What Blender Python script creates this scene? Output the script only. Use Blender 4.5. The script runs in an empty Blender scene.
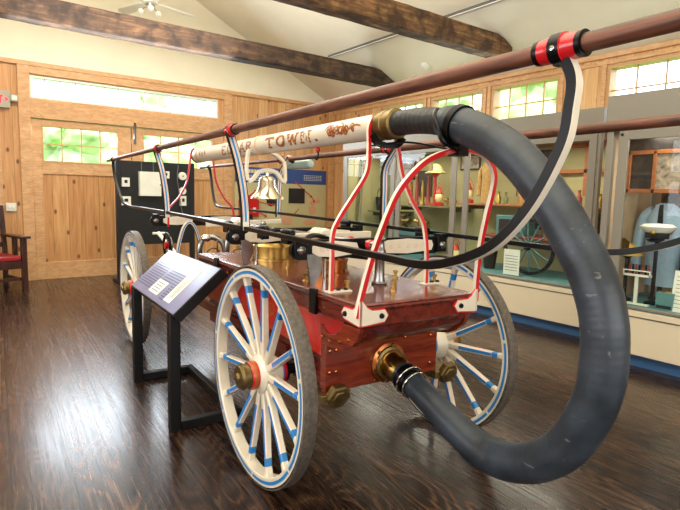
import bpy, bmesh, math, random
from mathutils import Vector, Matrix
random.seed(7)
PI = math.pi
S = bpy.context.scene
COL = S.collection

# ------------------------------------------------------------------ camera
def cam_axes(yaw, pitch, roll):
    F = Vector((math.sin(yaw)*math.cos(pitch), math.cos(yaw)*math.cos(pitch), -math.sin(pitch)))
    R = F.cross(Vector((0, 0, 1))).normalized(); U = R.cross(F)
    Rr = R*math.cos(roll)+U*math.sin(roll); Ur = -R*math.sin(roll)+U*math.cos(roll)
    return Rr, Ur, F
cr, cu, cf = cam_axes(.641, .111, .023)
cd = bpy.data.cameras.new('camera'); cam = bpy.data.objects.new('camera', cd); COL.objects.link(cam)
cd.sensor_width = 36; cd.lens = 528.8/680*36; cd.clip_end = 200; cd.clip_start = .05
m = Matrix((cr, cu, -cf)).transposed().to_4x4(); m.translation = Vector((0, 0, 1.25)); cam.matrix_world = m
S.camera = cam

# ------------------------------------------------------------------ world, sun, lights, exposure
wd = bpy.data.worlds.new('world'); S.world = wd; wd.use_nodes = True
nt = wd.node_tree; bg = nt.nodes['Background']
bg.inputs[0].default_value = (.78, .90, 1, 1); bg.inputs[1].default_value = 4.5
sun = bpy.data.lights.new('sun', 'SUN'); sun.energy = 5; sun.angle = .02; sun.color = (1, .96, .88)
so = bpy.data.objects.new('sun', sun); COL.objects.link(so); so.rotation_euler = (math.radians(38), 0, math.radians(-20))
def area(name, loc, rot, sx, sy, power, color=(1, 1, 1)):
    l = bpy.data.lights.new(name, 'AREA'); l.shape = 'RECTANGLE'; l.size = sx; l.size_y = sy; l.energy = power; l.color = color
    o = bpy.data.objects.new(name, l); COL.objects.link(o); o.location = loc; o.rotation_euler = rot
    return o
area('left_fill', (-3.0, 1.5, 1.7), (0, -PI/2, 0), 1.5, 6, 120, (.90, .95, 1))  # added area fill from the left; the wall there has no windows
area('front_fill', (1.2, -3.4, 1.7), (PI/2, 0, 0), 5, 1.7, 105, (.93, .96, 1))  # added area fill from behind the camera; no opening there
area('overhead_fill', (.4, 1.2, 3.6), (0, 0, 0), 2.2, 5, 30, (1, .93, .82))  # unseen overhead area fill, added in place of room lamps
area('overhead_fill', (1.6, 5.6, 3.9), (0, 0, 0), 3, 2.4, 110, (1, .93, .82))  # second added overhead fill, brightens the back wall
area('ceiling_fill', (.8, 1.0, 3.0), (PI, 0, 0), 3, 4, 210, (1, .95, .86))  # unseen fill aimed upward, added to brighten the ceiling
area('ceiling_fill', (1.8, 5.6, 2.9), (PI, 0, 0), 2.4, 1.8, 80, (1, .94, .84))  # same kind of added ceiling brightener, nearer the doors
area('daylight_back_windows', (2.3, 8.2, 2.3), (-PI/2+.35, 0, 0), 2.9, .7, 70, (.80, .90, 1))
area('daylight_right_windows', (5.9, 3.8, 2.4), (0, PI/2-.3, 0), .6, 4.5, 30, (.88, .95, 1))
S.view_settings.view_transform = 'Standard'; S.view_settings.look = 'None'
S.view_settings.exposure = .42; S.view_settings.gamma = 1; S.view_settings.use_curve_mapping = False

# ------------------------------------------------------------------ materials
M = {}
def srgb(h):
    h = h.lstrip('#'); c = [int(h[i:i+2], 16)/255 for i in (0, 2, 4)]
    return tuple(x/12.92 if x <= .04045 else ((x+.055)/1.055)**2.4 for x in c)+(1,)
def mat(name, col, rough=.5, metal=0, coat=0, noise=0, nscale=12, bump=0, bscale=60, emit=None, es=1, spec=.5, stretch=None, croug=.08):
    mt = bpy.data.materials.new(name); mt.use_nodes = True; n = mt.node_tree; b = n.nodes['Principled BSDF']
    c = srgb(col) if isinstance(col, str) else tuple(col)
    b.inputs['Base Color'].default_value = c; b.inputs['Roughness'].default_value = rough; b.inputs['Metallic'].default_value = metal
    b.inputs['Coat Weight'].default_value = coat; b.inputs['Coat Roughness'].default_value = croug; b.inputs['Specular IOR Level'].default_value = spec
    if emit: b.inputs['Emission Color'].default_value = srgb(emit); b.inputs['Emission Strength'].default_value = es
    tc = None
    if noise or bump:
        tc = n.nodes.new('ShaderNodeTexCoord'); mp = n.nodes.new('ShaderNodeMapping'); n.links.new(tc.outputs['Object'], mp.inputs[0])
        if stretch: mp.inputs['Scale'].default_value = stretch
    if noise:
        t = n.nodes.new('ShaderNodeTexNoise'); t.inputs['Scale'].default_value = nscale; t.inputs['Detail'].default_value = 6; n.links.new(mp.outputs[0], t.inputs[0])
        r = n.nodes.new('ShaderNodeValToRGB'); n.links.new(t.outputs[0], r.inputs[0])
        r.color_ramp.elements[0].position = .3; r.color_ramp.elements[1].position = .7
        r.color_ramp.elements[0].color = tuple(x*(1-noise) for x in c[:3])+(1,); r.color_ramp.elements[1].color = tuple(min(1, x*(1+noise)) for x in c[:3])+(1,)
        n.links.new(r.outputs[0], b.inputs['Base Color'])
    if bump:
        t2 = n.nodes.new('ShaderNodeTexNoise'); t2.inputs['Scale'].default_value = bscale; t2.inputs['Detail'].default_value = 4; n.links.new(mp.outputs[0], t2.inputs[0])
        bp = n.nodes.new('ShaderNodeBump'); bp.inputs['Strength'].default_value = bump; bp.inputs['Distance'].default_value = .01
        n.links.new(t2.outputs[0], bp.inputs['Height']); n.links.new(bp.outputs[0], b.inputs['Normal'])
    M[name] = mt; return mt

class NG:   # small node-graph helper
    def __init__(s, name):
        s.m = bpy.data.materials.new(name); s.m.use_nodes = True; s.n = s.m.node_tree.nodes; s.l = s.m.node_tree.links
        s.b = s.n['Principled BSDF']; M[name] = s.m
    def math(s, op, a, b=None, c=None):
        x = s.n.new('ShaderNodeMath'); x.operation = op
        for i, v in enumerate((a, b, c)):
            if v is None: continue
            if isinstance(v, (int, float)): x.inputs[i].default_value = v
            else: s.l.new(v, x.inputs[i])
        return x.outputs[0]
    def xyz(s, rz=0):
        tc = s.n.new('ShaderNodeTexCoord'); mp = s.n.new('ShaderNodeMapping'); mp.inputs['Rotation'].default_value = (0, 0, rz)
        s.l.new(tc.outputs['Object'], mp.inputs[0]); sp = s.n.new('ShaderNodeSeparateXYZ'); s.l.new(mp.outputs[0], sp.inputs[0]); return sp.outputs
    def vec(s, x, y, z):
        c = s.n.new('ShaderNodeCombineXYZ')
        for i, v in enumerate((x, y, z)):
            if isinstance(v, (int, float)): c.inputs[i].default_value = v
            else: s.l.new(v, c.inputs[i])
        return c.outputs[0]
    def noise(s, v, scale=1, detail=5, dist=0, rough=.55):
        t = s.n.new('ShaderNodeTexNoise'); s.l.new(v, t.inputs[0]); t.inputs['Scale'].default_value = scale; t.inputs['Detail'].default_value = detail
        t.inputs['Distortion'].default_value = dist; t.inputs['Roughness'].default_value = rough; return t.outputs[0]
    def white(s, v):
        t = s.n.new('ShaderNodeTexWhiteNoise'); t.noise_dimensions = '3D'; s.l.new(v, t.inputs[0]); return t.outputs[0]
    def ramp(s, f, stops):
        r = s.n.new('ShaderNodeValToRGB'); s.l.new(f, r.inputs[0]); e = r.color_ramp.elements
        while len(e) < len(stops): e.new(.5)
        for i, (p, c) in enumerate(stops): e[i].position = p; e[i].color = srgb(c) if isinstance(c, str) else tuple(c)
        return r.outputs[0]
    def mix(s, f, a, b, mode='MIX'):
        x = s.n.new('ShaderNodeMix'); x.data_type = 'RGBA'; x.blend_type = mode
        for i, v in ((0, f), (6, a), (7, b)):
            if isinstance(v, (int, float)): x.inputs[i].default_value = v
            elif isinstance(v, (tuple, list)): x.inputs[i].default_value = v
            elif isinstance(v, str): x.inputs[i].default_value = srgb(v)
            else: s.l.new(v, x.inputs[i])
        return x.outputs[2]
    def bump(s, hgt, st=.3, d=.01):
        b = s.n.new('ShaderNodeBump'); b.inputs['Strength'].default_value = st; b.inputs['Distance'].default_value = d; s.l.new(hgt, b.inputs['Height']); s.l.new(b.outputs[0], s.b.inputs['Normal'])

def pine(name, axis, width, lo, hi, knot='#5a3318', horiz=False, knots=True, seam=.02):
    g = NG(name); x, y, z = g.xyz()[:3]; a = (x, y)[axis]; lng = z
    if horiz: a, lng = z, a
    q = g.math('DIVIDE', a, width); cell = g.math('FLOOR', q); fr = g.math('FRACT', q)
    tint = g.white(g.vec(cell, 3.1, 0))
    off = g.math('MULTIPLY', tint, 17.0)
    gr = g.noise(g.vec(g.math('ADD', g.math('MULTIPLY', a, 28), off), g.math('MULTIPLY', lng, 1.6), off), 1, 6, .8)
    base = g.ramp(gr, [(.3, lo), (.68, hi)])
    base = g.mix(g.math('MULTIPLY', tint, .45), base, lo, 'MULTIPLY')
    if knots:
        v = g.n.new('ShaderNodeTexVoronoi'); v.voronoi_dimensions = '2D'; g.l.new(g.vec(g.math('MULTIPLY', a, 3.6), g.math('ADD', g.math('MULTIPLY', lng, 2.1), g.math('MULTIPLY', cell, 3.37)), 0), v.inputs[0]); v.inputs['Scale'].default_value = 1
        sc_ = g.n.new('ShaderNodeSeparateColor'); g.l.new(v.outputs['Color'], sc_.inputs[0]); kf = g.math('MULTIPLY', g.ramp(v.outputs['Distance'], [(.04, (1, 1, 1, 1)), (.09, (0, 0, 0, 1))]), g.math('GREATER_THAN', sc_.outputs[0], .25))
        base = g.mix(g.math('MULTIPLY', kf, .85), base, knot)
    d = g.math('ABSOLUTE', g.math('SUBTRACT', fr, .5)); sm = g.ramp(d, [(.5-seam, (0, 0, 0, 1)), (.5-seam*.3, (1, 1, 1, 1))])
    base = g.mix(g.math('MULTIPLY', sm, .55), base, '#3a2412')
    g.l.new(base, g.b.inputs['Base Color']); g.b.inputs['Roughness'].default_value = .42; g.b.inputs['Specular IOR Level'].default_value = .4
    g.bump(g.math('MULTIPLY', sm, -1), .5, .006)
pine('pine_boards_x', 0, .19, '#c8965e', '#e6bd88')
pine('pine_boards_y', 1, .19, '#c8965e', '#e6bd88')
pine('pine_door_boards', 0, .2, '#c08a52', '#e2b57c')
g = NG('pine_trim'); x, y, z = g.xyz()[:3]
gr = g.noise(g.vec(g.math('MULTIPLY', x, 9), g.math('MULTIPLY', y, 9), g.math('MULTIPLY', z, 30)), 1, 5, 1)
g.l.new(g.ramp(gr, [(.3, '#bd8c5c'), (.7, '#d9ad7c')]), g.b.inputs['Base Color']); g.b.inputs['Roughness'].default_value = .4

# floor: long dark oak boards, oiled and shiny
g = NG('oak_floor'); x, y, z = g.xyz(.066)[:3]
q = g.math('DIVIDE', x, .23); cell = g.math('FLOOR', q); fr = g.math('FRACT', q)
yy = g.math('ADD', y, g.math('MULTIPLY', g.white(g.vec(cell, 1, 0)), 7.)); q2 = g.math('DIVIDE', yy, 3.1); c2 = g.math('FLOOR', q2); f2 = g.math('FRACT', q2)
t = g.white(g.vec(cell, c2, 5)); off = g.math('MULTIPLY', t, 31.)
warp = g.noise(g.vec(g.math('ADD', g.math('MULTIPLY', x, 3.2), off), g.math('MULTIPLY', y, .8), off), 1, 2)
ring = g.math('FRACT', g.math('MULTIPLY', warp, 22.)); ring = g.math('ABSOLUTE', g.math('SUBTRACT', ring, .5))
fine = g.noise(g.vec(g.math('ADD', g.math('MULTIPLY', x, 75), off), g.math('MULTIPLY', y, 1.3), off), 1, 4)
gr = g.math('ADD', g.math('MULTIPLY', ring, .95), g.math('MULTIPLY', fine, .5))
base = g.ramp(gr, [(.26, '#140b06'), (.5, '#33211a'), (.8, '#62442c')])
base = g.mix(g.math('MULTIPLY', t, .75), base, '#1a100a')
d1 = g.math('ABSOLUTE', g.math('SUBTRACT', fr, .5)); d2 = g.math('ABSOLUTE', g.math('SUBTRACT', f2, .5))
sm = g.math('MAXIMUM', g.math('GREATER_THAN', d1, .478), g.math('GREATER_THAN', d2, .4992))
base = g.mix(g.math('MULTIPLY', sm, .9), base, '#060302')
g.l.new(base, g.b.inputs['Base Color'])
g.l.new(g.math('ADD', .13, g.math('MULTIPLY', fine, .26)), g.b.inputs['Roughness']); g.b.inputs['Specular IOR Level'].default_value = .36
g.b.inputs['Coat Weight'].default_value = .08; g.b.inputs['Coat Roughness'].default_value = .12
g.bump(g.math('SUBTRACT', g.math('MULTIPLY', gr, .25), g.math('MULTIPLY', sm, 1.)), .16, .004)

# old hewn beam
g = NG('hewn_timber'); x, y, z = g.xyz()[:3]
n1 = g.noise(g.vec(g.math('MULTIPLY', x, 1.6), g.math('MULTIPLY', y, 9), g.math('MULTIPLY', z, 14)), 1, 8, 1.2, .7)
n2 = g.noise(g.vec(x, y, z), 6, 3)
base = g.ramp(n1, [(.3, '#2e1c0e'), (.5, '#6e4c2c'), (.72, '#b88f58')])
base = g.mix(g.ramp(n2, [(.42, (0, 0, 0, 1)), (.62, (1, 1, 1, 1))]), base, '#5e4126', 'MULTIPLY')
base = g.mix(.15, base, '#8a6338')
g.l.new(base, g.b.inputs['Base Color']); g.b.inputs['Roughness'].default_value = .8; g.bump(n1, .9, .02)

# same hewn timber, darkened so the back-lit shade is in its colour
g = NG('hewn_timber_shaded'); x, y, z = g.xyz()[:3]
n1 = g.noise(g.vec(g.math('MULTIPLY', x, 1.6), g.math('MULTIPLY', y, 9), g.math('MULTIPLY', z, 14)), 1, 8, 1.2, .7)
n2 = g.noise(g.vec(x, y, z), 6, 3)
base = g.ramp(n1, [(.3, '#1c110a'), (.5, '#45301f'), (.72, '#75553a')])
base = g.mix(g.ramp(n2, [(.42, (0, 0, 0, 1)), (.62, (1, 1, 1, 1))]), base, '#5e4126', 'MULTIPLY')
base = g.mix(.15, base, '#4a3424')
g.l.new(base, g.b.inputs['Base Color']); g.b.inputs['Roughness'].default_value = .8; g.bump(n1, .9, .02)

# pole wood, mahogany, rubber
def longwood(name, lo, hi, rough=.3, coat=.3, s=(40, 3, 40)):
    g = NG(name); x, y, z = g.xyz()[:3]
    n = g.noise(g.vec(g.math('MULTIPLY', x, s[0]), g.math('MULTIPLY', y, s[1]), g.math('MULTIPLY', z, s[2])), 1, 6, .6)
    g.l.new(g.ramp(n, [(.32, lo), (.7, hi)]), g.b.inputs['Base Color']); g.b.inputs['Roughness'].default_value = rough
    g.b.inputs['Coat Weight'].default_value = coat; g.b.inputs['Coat Roughness'].default_value = .12
longwood('pole_wood', '#371c12', '#7e4b33', .5, .05, (60, 5, 60))
longwood('mahogany', '#43120c', '#74261a', .24, .35, (30, 2.5, 30))
longwood('mahogany_light', '#5c1b0f', '#8c341c', .25, .5, (6, 6, 40))
longwood('dark_chair_wood', '#241210', '#4a2820', .35, .2, (20, 20, 6))
g = NG('hose_rubber'); x, y, z = g.xyz()[:3]
n1 = g.noise(g.vec(x, y, z), 9, 6); n2 = g.noise(g.vec(g.math('MULTIPLY', x, 3), y, g.math('MULTIPLY', z, 3)), 14, 6, 1)
base = g.ramp(n1, [(.35, '#1f262d'), (.65, '#313a44')])
base = g.mix(g.math('MULTIPLY', g.ramp(n2, [(.66, (0, 0, 0, 1)), (.72, (1, 1, 1, 1))]), .4), base, '#8d8b86')
g.l.new(base, g.b.inputs['Base Color']); g.b.inputs['Roughness'].default_value = .42; g.b.inputs['Specular IOR Level'].default_value = .45
g.bump(n1, .25, .006)
def glass(name, tint=(1, 1, 1, 1), refl=.9):
    mt = bpy.data.materials.new(name); mt.use_nodes = True; n = mt.node_tree; n.nodes.clear()
    o = n.nodes.new('ShaderNodeOutputMaterial'); mx = n.nodes.new('ShaderNodeMixShader'); tr = n.nodes.new('ShaderNodeBsdfTransparent'); gl = n.nodes.new('ShaderNodeBsdfGlossy')
    fr = n.nodes.new('ShaderNodeFresnel'); fr.inputs[0].default_value = 1.5; ge = n.nodes.new('ShaderNodeNewGeometry'); iv = n.nodes.new('ShaderNodeMath'); iv.operation = 'SUBTRACT'; iv.inputs[0].default_value = 1; n.links.new(ge.outputs['Backfacing'], iv.inputs[1]); m2 = n.nodes.new('ShaderNodeMath'); m2.operation = 'MULTIPLY'; tr.inputs[0].default_value = tint; gl.inputs['Roughness'].default_value = .02
    ml = n.nodes.new('ShaderNodeMath'); ml.operation = 'MULTIPLY'; ml.inputs[1].default_value = refl
    n.links.new(fr.outputs[0], ml.inputs[0]); n.links.new(ml.outputs[0], m2.inputs[0]); n.links.new(iv.outputs[0], m2.inputs[1]); n.links.new(m2.outputs[0], mx.inputs[0]); n.links.new(tr.outputs[0], mx.inputs[1]); n.links.new(gl.outputs[0], mx.inputs[2]); n.links.new(mx.outputs[0], o.inputs[0])
    M[name] = mt
glass('window_glass', (1, 1, 1, 1), .7); glass('case_glass', (.97, .99, .98, 1), 1.0)

mat('plaster', '#e6dfc9', .9, noise=.03, nscale=3)
mat('cream_paint', '#ddd4c0', .3, coat=.35, noise=.03, nscale=20)
mat('white_paint', '#eeeae0', .35)
mat('blue_paint', '#1f79bf', .3)
mat('red_paint', '#c4121c', .28, coat=.4)
mat('pink_line', '#e6cfc6', .35)
mat('black_iron', '#060708', .33, spec=.22)
mat('matt_black', '#0b0b0d', .55)
mat('steel', '#8d8c8a', .25, 1, noise=.15, nscale=30)
mat('chrome', '#c9c7c0', .12, 1)
mat('tyre_iron', '#5d554d', .62, .35, noise=.35, nscale=60, bump=.4, bscale=80)
mat('brass', '#b08f4e', .28, 1, noise=.2, nscale=25)
mat('old_brass', '#7d6a42', .42, .9, noise=.3, nscale=30)
mat('copper', '#b06a3c', .25, 1)
mat('bell_metal', '#d8ccb4', .2, 1, noise=.08, nscale=10)
mat('gold_leaf', '#a5611a', .4, .1)
mat('gold_red', '#6e1710', .4)
mat('red_panel', '#b50f14', .3, coat=.5, noise=.06, nscale=8)
mat('brown_scroll', '#cf9e7a', .5)
mat('lectern_black', '#07080a', .45, spec=.3)
mat('panel_print', '#66719a', .3, noise=.12, nscale=5, coat=.3)
mat('panel_text', '#3b4468', .5)
mat('paper', '#dfe0d2', .6, noise=.04, nscale=9)
mat('case_cream', '#cfc3a9', .5)
mat('case_grey', '#807b6f', .45, .2)
mat('case_grey_light', '#a9a59a', .4, .25)
mat('case_blue', '#365f8b', .5)
mat('case_teal', '#4f7f80', .6, noise=.06, nscale=9)
mat('case_lining', '#a8a070', .8, noise=.08, nscale=3)
mat('beige_lining', '#b69c7c', .8, noise=.18, nscale=4)
mat('orange_wood', '#a25f30', .5, noise=.12, nscale=20)
mat('dark_photo', '#2b2623', .5, noise=.75, nscale=17)
mat('sepia_photo', '#9c8d78', .5, noise=.7, nscale=22)
mat('fabric_blue', '#9db6cc', .85, noise=.07, nscale=30)
mat('fabric_black', '#15161b', .8)
mat('leather_red', '#8e1f24', .38, noise=.12, nscale=25)
mat('helmet_cream', '#d8cf8e', .45)
mat('helmet_yellow', '#c9a545', .5)
mat('lantern_red', '#b42a1f', .35)
mat('dull_red', '#8c3a30', .5)
mat('olive', '#62663c', .6)
mat('leather_tan', '#a98449', .7, noise=.25, nscale=18)
mat('dark_rubber', '#15191d', .5, noise=.3, nscale=30, bump=.3, bscale=40)
mat('teal_pipe', '#a7c1bd', .35)
mat('fan_white', '#e3e2d4', .45)
mat('sign_red', '#ff1d2d', .4, emit='#ff2030', es=2.2)
mat('sign_body', '#a9a592', .5)
mat('info_blue', '#2b4c8c', .5)
mat('info_tan', '#bdb788', .6)
mat('info_dark', '#15161b', .5)
mat('info_red', '#c23a26', .5)
mat('info_yellow', '#d8cf9a', .5)
mat('wire_grey', '#6f6f6c', .5, .4)
mat('grass', '#5f8f3a', .9, noise=.3, nscale=2)
mat('leaf_green', '#9fbb7c', .8, noise=.4, nscale=2.6)
mat('leaf_pale', '#b6cb98', .8, noise=.35, nscale=2.2)
mat('bark', '#5b4a3a', .9, noise=.3, nscale=6)
mat('muntin', '#c49a68', .5)
mat('muntin_white', '#e6e4da', .5)

# ------------------------------------------------------------------ mesh builder
def spline(pts, n=6, closed=False):
    P = [Vector(p) for p in pts]; out = []; N = len(P)
    rng = range(N if closed else N-1)
    for i in rng:
        p0 = P[(i-1) % N] if (closed or i > 0) else P[0]*2-P[1]; p1 = P[i]; p2 = P[(i+1) % N]
        p3 = P[(i+2) % N] if (closed or i+2 < N) else P[-1]*2-P[-2]
        for k in range(n):
            t = k/n; out.append(.5*((2*p1)+(p2-p0)*t+(2*p0-5*p1+4*p2-p3)*t*t+(3*p1-p0-3*p2+p3)*t**3))
    if not closed: out.append(P[-1])
    return out
class MB:
    def __init__(s): s.v = []; s.f = []; s.m = []; s.keys = []
    def mk(s, k):
        if k not in s.keys: s.keys.append(k)
        return s.keys.index(k)
    def add(s, vs, fs, k, xf=None):
        b = len(s.v)
        for v in vs:
            v = Vector(v); s.v.append(xf @ v if xf else v)
        for i, f in enumerate(fs):
            s.f.append([b+j for j in f]); s.m.append(s.mk(k[i] if isinstance(k, list) else k))
        return s
    def box(s, x0, x1, y0, y1, z0, z1, k, xf=None):
        vs = [(x, y, z) for x in (x0, x1) for y in (y0, y1) for z in (z0, z1)]
        return s.add(vs, [(0, 1, 3, 2), (4, 6, 7, 5), (0, 4, 5, 1), (2, 3, 7, 6), (0, 2, 6, 4), (1, 5, 7, 3)], k, xf)
    def prism(s, pts, axis, a, b, k, xf=None):   # polygon extruded along axis
        def mkp(p, t):
            return {0: (t, p[0], p[1]), 1: (p[0], t, p[1]), 2: (p[0], p[1], t)}[axis]
        n = len(pts); vs = [mkp(p, a) for p in pts]+[mkp(p, b) for p in pts]
        fs = [tuple(range(n)), tuple(range(2*n-1, n-1, -1))]+[(i, (i+1) % n, n+(i+1) % n, n+i) for i in range(n)]
        return s.add(vs, fs, k, xf)
    def lathe(s, prof, k, xf=None, seg=24, cap=True):   # prof (radius, height) or (radius,height,key) about local z
        n = len(prof); vs = []; fs = []; ks = []
        for p in prof:
            for j in range(seg):
                a = 2*PI*j/seg; vs.append((p[0]*math.cos(a), p[0]*math.sin(a), p[1]))
        for i in range(n-1):
            kk = prof[i][2] if len(prof[i]) > 2 else k
            for j in range(seg):
                fs.append((i*seg+j, i*seg+(j+1) % seg, (i+1)*seg+(j+1) % seg, (i+1)*seg+j)); ks.append(kk)
        if cap:
            if prof[0][0] > 1e-6: fs.append(tuple(range(seg-1, -1, -1))); ks.append(prof[0][2] if len(prof[0]) > 2 else k)
            if prof[-1][0] > 1e-6: fs.append(tuple((n-1)*seg+j for j in range(seg))); ks.append(prof[-2][2] if len(prof[-2]) > 2 else k)
        return s.add(vs, fs, ks, xf)
    def tube(s, pts, r, k, seg=12, closed=False, cap=True, xf=None):
        P = [Vector(p) for p in pts]; N = len(P); vs = []; fs = []
        T = []
        for i in range(N):
            if closed: t = P[(i+1) % N]-P[(i-1) % N]
            else: t = P[min(i+1, N-1)]-P[max(i-1, 0)]
            T.append(t.normalized())
        nrm = T[0].orthogonal().normalized()
        for i in range(N):
            nrm = (nrm-T[i]*nrm.dot(T[i])).normalized(); bn = T[i].cross(nrm)
            rr = r[i] if isinstance(r, (list, tuple)) else r
            for j in range(seg):
                a = 2*PI*j/seg; vs.append(P[i]+nrm*rr*math.cos(a)+bn*rr*math.sin(a))
        for i in range(N if closed else N-1):
            i2 = (i+1) % N
            for j in range(seg): fs.append((i*seg+j, i*seg+(j+1) % seg, i2*seg+(j+1) % seg, i2*seg+j))
        if cap and not closed: fs += [tuple(range(seg-1, -1, -1)), tuple((N-1)*seg+j for j in range(seg))]
        return s.add(vs, fs, k, xf)
    def bar(s, pts, side, w, h, ks, cap=True):
        # rectangular bar: w across `side`, h across normal in the bend plane. ks: keys for (-side, +normal, +side, -normal)
        P = [Vector(p) for p in pts]; N = len(P); vs = []; fs = []; kk = []
        if isinstance(ks, str): ks = [ks]*4
        for i in range(N):
            t = (P[min(i+1, N-1)]-P[max(i-1, 0)]).normalized(); sd = Vector(side); sd = (sd-t*sd.dot(t)).normalized(); nn = t.cross(sd)
            ww = w[i] if isinstance(w, (list, tuple)) else w; hh = h[i] if isinstance(h, (list, tuple)) else h
            for a, b in ((-.5, -.5), (-.5, .5), (.5, .5), (.5, -.5)): vs.append(P[i]+sd*ww*a+nn*hh*b)
        for i in range(N-1):
            for j in range(4): fs.append((i*4+j, i*4+(j+1) % 4, (i+1)*4+(j+1) % 4, (i+1)*4+j)); kk.append(ks[j])
        if cap: fs += [(3, 2, 1, 0), ((N-1)*4, (N-1)*4+1, (N-1)*4+2, (N-1)*4+3)]; kk += [ks[0], ks[0]]
        return s.add(vs, fs, kk)
    def ball(s, c, r, k, seg=16, ring=8, xf=None):
        if not isinstance(r, (list, tuple)): r = (r, r, r)
        vs = [(c[0], c[1], c[2]-r[2])]; fs = []
        for i in range(1, ring):
            a = -PI/2+PI*i/ring
            for j in range(seg):
                b = 2*PI*j/seg; vs.append((c[0]+r[0]*math.cos(a)*math.cos(b), c[1]+r[1]*math.cos(a)*math.sin(b), c[2]+r[2]*math.sin(a)))
        vs.append((c[0], c[1], c[2]+r[2])); top = len(vs)-1
        for j in range(seg): fs.append((0, 1+(j+1) % seg, 1+j)); fs.append((top, 1+(ring-2)*seg+j, 1+(ring-2)*seg+(j+1) % seg))
        for i in range(ring-2):
            for j in range(seg): fs.append((1+i*seg+j, 1+i*seg+(j+1) % seg, 1+(i+1)*seg+(j+1) % seg, 1+(i+1)*seg+j))
        return s.add(vs, fs, k, xf)
    def build(s, name, parent=None, bevel=0, angle=38, loc=None):
        me = bpy.data.meshes.new(name); bm = bmesh.new(); vv = [bm.verts.new(v) for v in s.v]
        for f, mi in zip(s.f, s.m):
            try: fc = bm.faces.new([vv[i] for i in f]); fc.material_index = mi; fc.smooth = True
            except ValueError: pass
        bmesh.ops.recalc_face_normals(bm, faces=bm.faces[:])
        th = math.radians(angle)
        for e in bm.edges:
            if len(e.link_faces) == 2 and e.calc_face_angle(0) > th: e.smooth = False
        bm.to_mesh(me); bm.free()
        for k in s.keys: me.materials.append(M[k])
        o = bpy.data.objects.new(name, me); COL.objects.link(o)
        if parent is not None: o.parent = parent
        if loc: o.location = loc
        if bevel:
            b = o.modifiers.new('bevel', 'BEVEL'); b.width = bevel; b.segments = 2; b.limit_method = 'ANGLE'; b.angle_limit = math.radians(40)
        return o
def empty(name, loc=(0, 0, 0), rz=0, label=None, cat=None, group=None):
    o = bpy.data.objects.new(name, None); COL.objects.link(o); o.location = loc; o.rotation_euler = (0, 0, rz); o.empty_display_size = .1
    if label: tag(o, label, cat, group)
    return o
def tag(o, label, cat, group=None):
    o['label'] = label; o['category'] = cat
    if group: o['group'] = group
    return o
def struct(o): o['kind'] = 'structure'; return o
def T(x, y, z): return Matrix.Translation((x, y, z))
def RX(a): return Matrix.Rotation(a, 4, 'X')
def RY(a): return Matrix.Rotation(a, 4, 'Y')
def RZ(a): return Matrix.Rotation(a, 4, 'Z')
def axis_to(d):   # local z to direction d
    return Vector(d).to_track_quat('Z', 'Y').to_matrix().to_4x4()

# ------------------------------------------------------------------ the room
XL, XR, YF, YB = -3.2, 6.0, -3.6, 8.3
XC = 1.4; EAVE = 2.9; SL = .488; PEAK = EAVE+SL*(XR-XC)
struct(MB().box(XL-.2, XR+.2, YF-.2, YB+.2, -.1, 0, 'oak_floor').build('floor'))
c = MB()
c.prism([(XR+.2, EAVE-.0976), (XC, PEAK), (XL-.2, EAVE-.0976), (XL-.2, EAVE+.05), (XC, PEAK+.15), (XR+.2, EAVE+.05)], 1, YF-.2, YB+.2, 'plaster')
struct(c.build('ceiling'))
# back wall with two door windows and the transom
w = MB(); k = 'pine_boards_x'
YW = YB+.15
def bw(x0, x1, z0, z1, kk=k): w.box(x0, x1, YB, YW, z0, z1, kk)
bw(XL, .97, 0, 2.9); bw(3.74, XR, 0, 2.9)
bw(.97, 3.74, 2.76, 2.9); bw(.97, 3.74, 2.2, 2.46); bw(3.64, 3.74, 2.46, 2.76); 
struct(w.build('wall_back'))
w = MB(); w.prism([(XL, 2.9), (XR, 2.9), (XC, PEAK)], 1, YB+.001, YW, 'plaster'); struct(w.build('wall_back_gable'))
w = MB()
WC = [(1.95, 3.13), (3.70, 4.70), (4.83, 5.82), (5.96, 6.95)]
SILL, HEAD = 1.95, 2.76
w.box(XR, XR+.15, YF, YB, 0, SILL, 'pine_boards_y'); w.box(XR, XR+.15, YF, YB, HEAD, EAVE, 'pine_boards_y')
prev = YF
for a, b in WC: w.box(XR, XR+.15, prev, a, SILL, HEAD, 'pine_boards_y'); prev = b
w.box(XR, XR+.15, prev, YB, SILL, HEAD, 'pine_boards_y')
struct(w.build('wall_right'))
struct(MB().box(XL-.15, XL, YF, YB, 0, EAVE, 'pine_boards_y').build('wall_left'))
w = MB(); w.prism([(XL, 0), (XR, 0), (XR, EAVE), (XC, PEAK), (XL, EAVE)], 1, YF-.15, YF, 'plaster'); struct(w.build('wall_front'))

# trim on the back wall
def trim(n, *boxes, key='pine_trim', bevel=.004):
    t = MB()
    for b in boxes: t.box(*b, key)
    return struct(t.build('trim_%d' % n, bevel=bevel))
trim(1, (.83, .97, YB-.03, YB, 0, 2.9), (3.74, 3.88, YB-.03, YB, 0, 2.9))
trim(2, (.97, 3.74, YB-.03, YB, 2.2, 2.44), (.97, 3.74, YB-.03, YB, 2.77, 2.87))
trim(3, (XL, XR, YB-.035, YB, 2.87, 2.93))
trim(4, (.5, .62, YB-.02, YB, 0, 2.87), (4.9, 5.0, YB-.02, YB, 0, 2.87), (5.86, 5.99, YB-.03, YB, 0, 2.87))
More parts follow.
